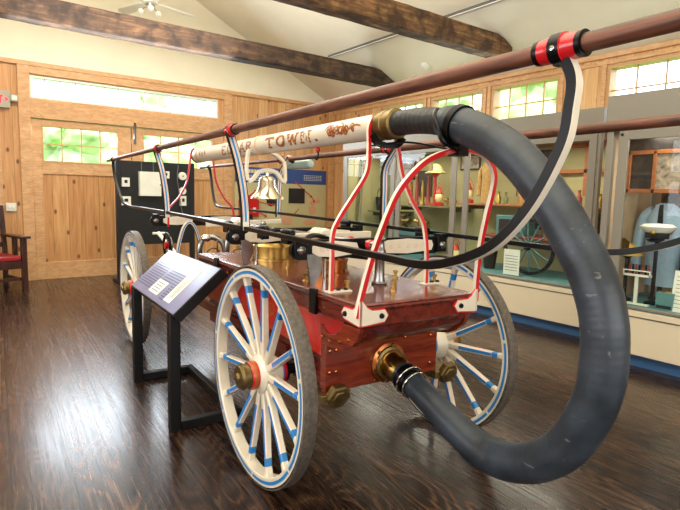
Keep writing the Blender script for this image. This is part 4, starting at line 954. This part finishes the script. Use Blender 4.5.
# ------------------------------------------------------------------ display cases
def case(label, X0, X1, Y0, Y1, ys, top, lining, ch=.19):
    e = empty('display_case', ((X0+X1)/2, (Y0+Y1)/2, 0), 0, label, 'display case'); ox, oy = (X0+X1)/2, (Y0+Y1)/2
    def part(name, mb, bevel=0): 
        o = mb.build(name, e, bevel=bevel); o.location = (-ox, -oy, 0); return o
    part('plinth', MB().box(X0+.06, X1, Y0+.03, Y1-.04, 0, .10, 'case_blue'))
    mb = MB().box(X0, X1, Y0, Y1, .10, .385, 'case_cream'); mb.box(X0-.012, X1, Y0-.012, Y1+.012, .395, .44, 'case_cream'); mb.box(X0+.01, X1, Y0+.01, Y1-.01, .384, .396, 'case_grey'); part('base_cabinet', mb, .003)
    part('display_floor', MB().box(X0+.02, X1-.02, Y0+.02, Y1-.02, .44, .47, 'case_teal'))
    part('back_panel', MB().box(X1-.03, X1, Y0+.0, Y1, .44, top, lining))
    FT = top; top = top-ch+.12
    part('canopy', MB().box(X0-.01, X1+.01, Y0-.01, Y1+.01, top-.12, FT, 'case_grey').box(X0-.015, X1, Y0-.015, Y1+.015, top-.135, top-.12, 'case_grey_light'), .004)
    for y in (Y0, Y1-.05):
        part('corner_post', MB().box(X0, X0+.05, y, y+.05, .44, top-.135, 'case_grey'), .003); part('corner_post', MB().box(X1-.05, X1-.031, y, y+.05, .44, top-.135, 'case_grey'), .003)
    part('end_panel', MB().box(X0+.055, X1-.055, Y1-.03, Y1-.014, .47, top-.14, lining))
    part('side_glass', MB().box(X0+.055, X1-.055, Y0+.024, Y0+.03, .47, top-.14, 'case_glass'))
    for i, (a, b_) in enumerate(ys):
        mb = MB(); s = .07
        mb.box(X0-.012, X0+.012, a, a+s, .45, top-.14, 'case_grey'); mb.box(X0-.012, X0+.012, b_-s, b_, .45, top-.14, 'case_grey')
        mb.box(X0-.012, X0+.012, a+s, b_-s, top-.14-s, top-.14, 'case_grey'); mb.box(X0-.012, X0+.012, a+s, b_-s, .45, .45+.02, 'case_grey')
        dr = part('glass_door', mb, .002)
        g_ = MB().box(X0-.003, X0+.003, a+s-.003, b_-s+.003, .468, top-.14-s+.003, 'case_glass').build('door_glass', dr)
        MB().lathe([(.011, 0), (.011, .006), (0, .007)], 'matt_black', T(X0-.012, b_-.022, top-.17) @ RY(-PI/2), 12).build('lock', dr)
        l = bpy.data.lights.new('case_lamp', 'AREA'); l.shape = 'RECTANGLE'; l.size = .12; l.size_y = (b_-a)*.8; l.energy = 6.5*(b_-a); l.color = (1, .93, .78)
        lo = bpy.data.objects.new('case_lamp', l); COL.objects.link(lo); lo.location = (X0+.25, (a+b_)/2, top-.15); lo.parent = None
    return e
case('long grey framed display case with cream base behind the engine', 4.62, 5.5, 2.42, 6.16, [(2.45, 3.93), (4.04, 5.02), (5.06, 6.12)], 2.07, 'case_lining')
case('grey display case at right holding the blue uniform shirt', 4.15, 5.0, -.4, 2.13, [(-.35, .82), (.86, 2.03)], 2.06, 'beige_lining', .25)

FZ_ = .47
def shelf(y0, y1, z, x0=4.95, label='', key='orange_wood'):
    o = MB().box(x0, 5.46, y0, y1, z-.02, z, key)
    for y in (y0+.05, y1-.07): o.box(x0+.06, 5.46, y, y+.02, z-.07, z-.02, 'steel')
    return tag(o.build('case_shelf', bevel=.002), label, 'shelf')
shelf(4.45, 5.45, 1.15, 5.0, 'green painted shelf under the cream helmet', 'olive')
shelf(5.55, 6.05, 1.05, 5.0, 'green painted shelf at the far end of the long case', 'olive')
shelf(2.6, 4.35, 1.20, 4.98, 'brown wooden shelf in the near bay of the long case')
shelf(2.6, 3.85, .86, 4.9, 'lower dull red shelf above the spoked wheel', 'dull_red')
# window-like wooden frame at the back of the near bay
o = MB()
for y in (2.62, 2.95, 3.28): o.box(5.40, 5.46, y, y+.04, 1.31, 1.85, 'orange_wood')
o.box(5.40, 5.46, 2.62, 3.32, 1.82, 1.87, 'orange_wood'); o.box(5.40, 5.46, 2.62, 3.32, 1.55, 1.59, 'orange_wood')
tag(o.build('wooden_frame', bevel=.002), 'orange wooden lattice frame at the back of the near bay', 'frame')
def helmet(x, y, z, key, label, r=.12):
    e = empty('helmet', (x, y, z), 0, label, 'helmet')
    MB().lathe([(r*1.0, 0), (r*.98, r*.35), (r*.8, r*.75), (r*.4, r*1.0), (0, r*1.05)], key, None, 24).build('shell', e)
    mb = MB().lathe([(r*.95, .004), (r*1.25, -.012), (r*1.28, -.006), (r*.98, .012)], key, Matrix.Diagonal((1, 1.18, 1, 1)), 24, False); mb.build('brim', e)
    mb = MB().bar(spline([(0, -r, .02), (0, -r*.7, r*.8), (0, 0, r*1.08), (0, r*.7, r*.8), (0, r, .02)], 5), (1, 0, 0), .016, .012, key); mb.build('crest', e)
    MB().prism([(-.04, .02), (.04, .02), (.045, .1), (0, .13), (-.045, .1)], 0, -r*1.05, -r*1.0, 'old_brass').build('front_shield', e)
    return e
def stand(x, y, z, h, key, label):
    tag(MB().lathe([(.07, 0), (.07, .02), (.02, .03), (.02, h-.06), (.05, h-.03), (.06, h)], key, T(x, y, z), 16).build('helmet_stand'), label, 'stand')
stand(5.15, 4.86, 1.151, .43, 'lantern_red', 'red turned stand under the cream helmet')
helmet(5.15, 4.86, 1.585, 'helmet_cream', 'cream fire helmet on a red stand in the long case', .10)
for i, (y, h, k_, lb) in enumerate(((5.02, .36, 'dull_red', 'dull red play pipe nozzle standing nearest the cream helmet'), (5.13, .30, 'brass', 'brass nozzle standing between two red nozzles'), (5.24, .36, 'dull_red', 'dull red play pipe nozzle second from the case post'), (5.35, .30, 'copper', 'short copper nozzle standing closest to the far case post'))):
    tag(MB().lathe([(.035, 0), (.037, .03), (.026, .05), (.028, .1), (.022, h*.8), (.014, h), (.018, h+.02), (.012, h+.03)], k_, T(5.2, y, 1.151), 16).build('nozzle'), lb, 'nozzle', 'nozzles on the green shelf')
def lantern(x, y, z, label, key='lantern_red'):
    e = empty('lantern', (x, y, z), 0, label, 'lantern')
    MB().lathe([(.06, 0), (.065, .04), (.03, .05), (.03, .055)], key).build('base', e); MB().lathe([(.03, .055), (.05, .09), (.045, .14), (.03, .16)], 'helmet_cream').build('globe', e)
    MB().lathe([(.035, .16), (.045, .17), (.02, .21), (.02, .24)], key).build('chimney_cap', e); MB().tube(spline([(0, -.06, .08), (0, -.07, .2), (0, 0, .30), (0, .07, .2), (0, .06, .08)], 5), .004, key, 6).build('handle', e)
lantern(4.95, 4.28, FZ_+.001, 'red hand lantern on the case floor by the bay post'); lantern(5.06, 4.70, 1.151, 'red hand lantern on the green shelf beside the post')
lantern(5.12, 4.27, 1.201, 'small orange red lantern beside the hanging coat'); lantern(4.95, 5.7, FZ_+.001, 'red hand lantern on the floor of the far bay')
def fitting(x, y, z, label, k_='brass', s=1.):
    mb = MB(); mb.lathe([(.05*s, 0), (.05*s, .02*s), (.03*s, .03*s), (.03*s, .09*s), (.045*s, .1*s), (.045*s, .12*s)], k_, T(x, y, z), 16); mb.tube([(x, y, z+.06*s), (x, y-.08*s, z+.06*s), (x, y-.10*s, z+.06*s)], .025*s, k_, 12); mb.tube([(x, y, z+.06*s), (x, y+.08*s, z+.08*s)], .018*s, k_, 12)
    tag(mb.build('hose_fitting'), label, 'fitting')
fitting(4.95, 4.90, FZ_+.38, 'brass branch fitting on the teal plinth under the nozzles', 'brass', 1.3); fitting(4.95, 5.25, FZ_+.38, 'dark brass fitting at the far end of the teal plinth', 'old_brass', 1.5)
fitting(5.08, 4.53, 1.151, 'yellow brass wye fitting at the near end of the green shelf', 'brass', 1.)
fitting(5.15, 5.56, FZ_+.001, 'brass fitting on the floor of the far bay', 'brass', 1.); fitting(5.2, 5.75, 1.051, 'copper fitting on the far shelf', 'copper', 1.4)
fitting(5.05, 2.98, 1.201, 'old brass fitting on the upper brown shelf', 'old_brass', 1.)
tag(MB().box(4.85, 5.1, 4.75, 5.38, FZ_+.001, FZ_+.379, 'case_teal').box(4.845, 4.85, 4.85, 5.28, .6, .76, 'info_dark').build('plinth_block', bevel=.004), 'teal plinth with dark caption under the green shelf', 'plinth')
# leaning poles / pike poles in the far bay
for i, y in enumerate((5.44, 5.50, 6.02, 6.08)):
    o = MB().tube([(4.8, y, FZ_+.01), (4.9, y, 1.80)], .014, ('olive', 'leather_tan', 'case_grey', 'olive')[i], 10); o.lathe([(.016, 0), (.02, .02), (.004, .08)], 'steel', T(4.9, y, 1.76), 8)
    tag(o.build('pike_pole'), ('slim olive pike pole, nearer of two by the far bay post', 'slim tan pike pole just beside the olive one', 'slim grey pike pole at the far end of the long case', 'slim olive pike pole at the very end of the long case')[i], 'pole', 'pike poles in the far bay')
# leather boots / coat
c_ = empty('fire_coat', (5.15, 4.03, 1.23), 0, 'tan leather fire coat hanging in the near bay', 'coat')
mb = MB(); P_ = [(.0, 0, .0), (0, 0, .12), (0, 0, .3), (0, 0, .48), (0, 0, .58)]
mb.lathe([(.10, .0), (.095, .12), (.085, .3), (.10, .44), (.06, .52), (.03, .55)], 'leather_tan', Matrix.Diagonal((.55, 1, 1, 1)), 20); mb.build('body', c_)
for s in (-1, 1): MB().tube(spline([(0, s*.07, .48), (0, s*.12, .4), (-.02, s*.125, .2), (-.03, s*.12, .08)], 5), [.035]*16, 'leather_tan', 12).build('sleeve', c_)
MB().tube([(0, 0, .54), (0, 0, .64)], .005, 'steel', 6).build('hanger', c_)
c_.scale = (.9, .8, .85)
# grey instrument box on the lower shelf
e = empty('instrument_box', (4.95, 3.55, .861), 0, 'teal grey metal box with dark window on the lower dull red shelf', 'box')
MB().box(-.0, .24, -.17, .17, 0, .22, 'case_teal').build('casing', e, bevel=.006); MB().box(-.006, -.001, -.13, .13, .03, .18, 'matt_black').build('window', e)
# spoked wheel
e = empty('spoked_wheel', (4.84, 3.22, FZ_+.004), 0, 'dark teal spoked hose cart wheel at the bottom of the long case', 'wheel')
xw = T(0, 0, .30) @ RY(PI/2-.12)
MB().lathe([(.27, -.015), (.30, -.015), (.30, .015), (.27, .015), (.27, -.015)], 'matt_black', xw, 48, False).build('rim', e)
for i in range(12):
    a_ = i*PI/6; MB().tube([xw @ Vector((.03*math.cos(a_), .03*math.sin(a_), 0)), xw @ Vector((.275*math.cos(a_), .275*math.sin(a_), 0))], .008, 'case_teal', 8).build('spoke', e)
MB().lathe([(.03, -.04), (.04, -.02), (.04, .02), (.03, .04)], 'matt_black', xw, 16).build('hub', e)
o = MB().prism([(3.22, FZ_+.005), (3.41, FZ_+.005), (3.41, .74), (3.22, .74)], 0, 4.70, 4.704, 'paper'); o.box(4.7045, 4.74, 3.30, 3.33, FZ_+.002, .66, 'case_grey')
for i in range(6): o.box(4.698, 4.70, 3.24, 3.39, .52+.03*i, .526+.03*i, 'wire_grey')
tag(o.build('paper_sign'), 'yellowed paper notice standing before the spoked wheel', 'sign')
# blue white china figure
e = empty('china_jug', (4.95, 2.86, .861), 0, 'blue and white china jug on the lower shelf at its near end', 'jug')
MB().lathe([(.035, 0), (.06, .05), (.055, .11), (.03, .15), (.04, .19)], 'paper', None, 20).lathe([(.0605, .045), (.0615, .055), (.0605, .065)], 'info_blue', None, 20, False).build('body', e)
MB().tube(spline([(0, .05, .12), (0, .10, .10), (0, .09, .05), (0, .055, .04)], 5), .007, 'info_blue', 8).build('handle', e)
# leather buckets
for x, y, z, k_, lb in ((5.2, 3.55, 1.201, 'leather_tan', 'tan leather fire bucket on the upper shelf behind the hose'), (4.95, 3.78, FZ_+.001, 'fabric_black', 'black leather fire bucket left of the spoked wheel'), (5.2, 5.98, 1.051, 'fabric_black', 'black leather bucket on the far shelf'), (5.25, 3.28, 1.201, 'dull_red', 'red leather bucket on the upper shelf beside the tan one')):
    e = empty('fire_bucket', (x, y, z), 0, lb, 'bucket'); MB().lathe([(.06, 0), (.085, .2), (.08, .2), (.056, .01)], k_, None, 20, False).lathe([(.058, .0), (0, .001)], k_, None, 20).build('body', e)
    MB().tube(spline([(0, -.083, .2), (0, -.07, .29), (0, 0, .33), (0, .07, .29), (0, .083, .2)], 5), .006, 'steel', 8).build('handle', e)
# framed photographs on the back lining of the long case
for i, (y, z, a_, b_, k_) in enumerate(((4.55, 1.72, .16, .1, 'sepia_photo'), (5.75, 1.65, .2, .14, 'sepia_photo'), (5.35, 1.45, .14, .18, 'dark_photo'), (3.55, 1.72, .15, .1, 'dark_photo'))):
    lb = ('sepia photograph on the lining behind the cream helmet', 'sepia photograph at the far end of the long case', 'dark photograph behind the leaning poles', 'dark photograph behind the hanging coat')[i]
    e = empty('framed_photograph', (5.466, y, z), 0, lb, 'photograph'); MB().box(-.012, 0, -a_, a_, -b_, b_, 'matt_black').build('frame', e); MB().box(-.014, -.0121, -a_+.02, a_-.02, -b_+.02, b_-.02, k_).build('print', e)

# ---- right case: photo lattice, uniform, caps, helmet, rack, notice
LX = 4.42
o = MB()
for z in (1.33, 1.63): o.box(LX, LX+.04, .4, 2.09, z, z+.03, 'orange_wood')
RY_ = (2.06, 1.87, 1.66, 1.43, 1.20, .97)
for y in RY_: o.box(LX, LX+.035, y, y+.025, 1.33, 1.66, 'orange_wood')
tag(o.build('photo_rail', bevel=.002), 'orange wooden lattice rail holding photographs in the right case', 'rail')
for i in range(4):
    o = MB().box(LX+.012, LX+.02, RY_[i+1]+.026, RY_[i]-.001, 1.361, 1.629, 'sepia_photo' if i != 0 else 'dark_photo')
    tag(o.build('photograph'), ('dark photograph in the farthest lattice bay', 'pale old photograph in the second lattice bay from the hose', 'old photograph in the third lattice bay from the hose', 'old photograph in the lattice bay at the picture edge')[i], 'photograph', 'photographs in the lattice rail')
o = MB().box(4.425, 4.44, .5, 2.08, 1.662, 1.775, 'dark_photo'); tag(o.build('photo_banner'), 'long dark photograph across the top of the right case', 'photograph')
o = MB().box(4.93, 4.965, 1.1, 2.02, .55, 1.45, 'dark_photo'); tag(o.build('photo_mural'), 'dark brown crowd photograph on the back of the right case', 'photograph')
# uniform torso
UY, UX = 1.86, 4.66
e = empty('uniform_shirt', (UX, UY, .56), 0, 'light blue uniform shirt with black tie on a dress form', 'shirt'); e.scale = (.9, .80, 1.0); e.location.z = .585
mb = MB(); N = 24; rows = [(.60-.60, .15, .10), (.16, .155, .105), (.32, .165, .11), (.45, .18, .11), (.54, .18, .105), (.60, .15, .09), (.645, .09, .07), (.665, .055, .055)]
vs = []; fs = []
for z, a_, b_ in rows:
    for j in range(N): t_ = 2*PI*j/N; vs.append((b_*math.sin(t_), a_*math.cos(t_), z))
for i in range(len(rows)-1):
    for j in range(N): fs.append((i*N+j, i*N+(j+1) % N, (i+1)*N+(j+1) % N, (i+1)*N+j))
fs.append(tuple(range(N))); mb.add(vs, fs, 'fabric_blue'); mb.build('torso', e)
for s in (-1, 1):
    MB().tube(spline([(0, s*.12, .60), (0, s*.20, .54), (-.01, s*.235, .40), (-.03, s*.24, .22), (-.03, s*.235, .08)], 6), [.05+.012*min(1, i/6)-.012*i/24 for i in range(25)], 'fabric_blue', 14).build('sleeve', e)
    MB().prism([(0, 0), (s*.075, -.02), (s*.06, -.08), (s*.01, -.03)], 0, -.105, -.08, 'fabric_blue', T(.018, 0, .67)).build('collar', e, bevel=.003)
MB().prism([(-.015, 0), (.015, 0), (.02, -.04), (.03, -.26), (0, -.31), (-.03, -.26), (-.02, -.04)], 0, -.121, -.113, 'fabric_black', T(0, 0, .655)).build('tie', e)
mb = MB().lathe([(.045, .66), (.042, .72), (.05, .735), (.02, .75), (.015, .80), (.022, .82), (0, .84)], 'fabric_black', None, 16); mb.build('form_neck', e)
MB().prism([(.03*math.cos(i*PI/4), .03*math.sin(i*PI/4)) for i in range(8)], 0, -.128, -.112, 'gold_leaf', T(0, -.10, .45)).build('badge', e)
MB().lathe([(.04, 0), (.04, .008), (0, .009)], 'dull_red', T(-.04, -.275, .47) @ RX(PI/2), 12).build('sleeve_patch', e)
MB().lathe([(.1, -.13), (.1, -.11), (.02, -.1), (.02, .02)], 'matt_black', None, 16).build('form_base', e)
def cap(x, y, z, crown, label, s=1.):
    e = empty('peaked_cap', (x, y, z), 0, label, 'cap'); D = Matrix.Diagonal((1, 1.1, 1.35, 1))
    MB().lathe([(.085*s, 0), (.088*s, .04*s)], 'fabric_black', D, 28).build('band', e)
    MB().lathe([(.088*s, .04*s), (.13*s, .07*s), (.135*s, .08*s), (.10*s, .095*s), (0, .1*s)], crown, D, 28).build('crown', e)
    MB().prism([(-.08*s, -.06*s), (-.12*s, -.03*s), (-.135*s, 0), (-.12*s, .03*s), (-.08*s, .06*s)], 2, -.004, .004, 'matt_black', T(0, 0, .008) @ RY(-.25)).build('peak', e)
    MB().ball((-.1*s, 0, .055*s), (.012, .02, .02), 'brass', 10, 6).build('badge', e)
def block(x, y, z, h, label, k_='fabric_black'): tag(MB().lathe([(.055, 0), (.055, .015), (.014, .03), (.014, h-.03), (.05, h-.01), (.05, h)], k_, T(x, y, z), 20).build('cap_stand'), label, 'stand')
block(4.36, 1.79, FZ_+.001, .51, 'round black stand under the white topped cap'); cap(4.36, 1.79, .983, 'white_paint', 'white topped peaked cap in front of the blue shirt', .85)
block(4.36, 1.42, FZ_+.001, .30, 'round black stand under the black cap at the picture edge'); cap(4.36, 1.42, .773, 'fabric_black', 'black peaked cap at the right edge below the white one')
helmet(4.36, 2.0, .846, 'helmet_yellow', 'yellow fire helmet beside the blue shirt', .075)
block(4.36, 2.0, FZ_+.001, .37, 'black stand under the yellow helmet', 'matt_black')
# rack of small tools
e = empty('tool_rack', (4.24, 1.86, FZ_+.001), 0, 'white metal rack of small dark nozzles on the case floor', 'rack')
MB().box(-.02, .02, -.10, .10, .22, .235, 'paper').box(-.02, .02, -.10, .10, .0, .01, 'paper').box(-.008, .008, -.012, .012, .01, .22, 'paper').box(-.02, -.012, -.10, .10, .26, .268, 'paper').box(-.02, -.012, -.10, -.092, .22, .26, 'paper').box(-.02, -.012, .092, .10, .22, .26, 'paper').build('frame', e)
for i in range(8): MB().lathe([(.009, .236), (.010, .26), (.006, .30), (.008, .31)], 'matt_black' if i % 2 else 'dull_red', T(.002, -.082+.0235*i, 0), 10).build('small_nozzle', e)
o = MB().bar([(4.19, 2.05, FZ_+.02), (4.20, 1.93, FZ_+.13)], (1, 0, 0), .02, .012, 'steel'); o.box(4.17, 4.21, 1.98, 2.08, FZ_+.001, FZ_+.03, 'dull_red'); tag(o.build('hand_saw'), 'small tool with steel blade and red wooden grip on the teal floor', 'tool')
o = MB().box(4.20, 4.30, 1.58, 1.70, FZ_+.001, FZ_+.13, 'case_teal').box(4.195, 4.20, 1.59, 1.69, FZ_+.01, FZ_+.035, 'info_dark'); o.ball((4.25, 1.64, FZ_+.13), (.05, .05, .012), 'old_brass'); tag(o.build('teal_block', bevel=.003), 'teal display block with a small brass medal on top', 'block')
o = MB().prism([(1.32, 0), (1.60, 0), (1.60, .30), (1.32, .30)], 0, 0, .004, 'paper', T(4.20, 0, FZ_+.002) @ RY(.15))
for i in range(9): o.prism([(1.34, .03+.028*i), (1.58, .03+.028*i), (1.58, .034+.028*i), (1.34, .034+.028*i)], 0, -.001, 0, 'wire_grey', T(4.20, 0, FZ_+.002) @ RY(.15))
tag(o.build('paper_notice'), 'cream paper notice with small print leaning at the right edge', 'sign')

# more small fittings on the shelves of the near bay
o = MB().box(5.462, 5.469, 2.62, 3.80, .92, 1.16, 'dark_photo').box(5.462, 5.469, 3.36, 3.84, 1.3, 1.6, 'dark_photo'); tag(o.build('photo_mural'), 'dark photographs on the back of the near bay behind the shelves', 'photograph')
rn = random.Random(11)
SL_ = ['stubby brass nozzle at the near end of the upper brown shelf', 'stubby black nozzle second on the upper brown shelf', 'stubby dull red nozzle third on the upper brown shelf', 'stubby old brass nozzle fourth on the upper brown shelf',
       'stubby olive nozzle on the upper shelf beside the tan coat', 'stubby brass nozzle on the upper shelf nearest the tan coat', 'stubby black nozzle at the near end of the lower red shelf', 'stubby dull red nozzle behind the spoked wheel on the lower shelf',
       'stubby old brass nozzle on the lower shelf left of the red one', 'stubby olive nozzle on the lower shelf behind the hose', 'stubby brass nozzle on the lower shelf beside the teal box']
for i, (x, y, z) in enumerate([(5.22, 2.70+.11*k, 1.201) for k in range(4)]+[(5.1, 3.72+.1*k, 1.201) for k in range(2)]+[(5.15, 2.68+.0*k, .861) for k in range(1)]+[(5.25, 3.0+.1*k, .861) for k in range(4)]):
    h = rn.uniform(.10, .17); k_ = ('brass', 'fabric_black', 'dull_red', 'old_brass', 'olive')[i % 5]
    tag(MB().lathe([(.03, 0), (.032, h*.5), (.014, h*.7), (.014, h*.95), (.018, h)], k_, T(x, y, z), 14).build('hose_nozzle'), SL_[i], 'nozzle', 'stubby nozzles in the near bay')
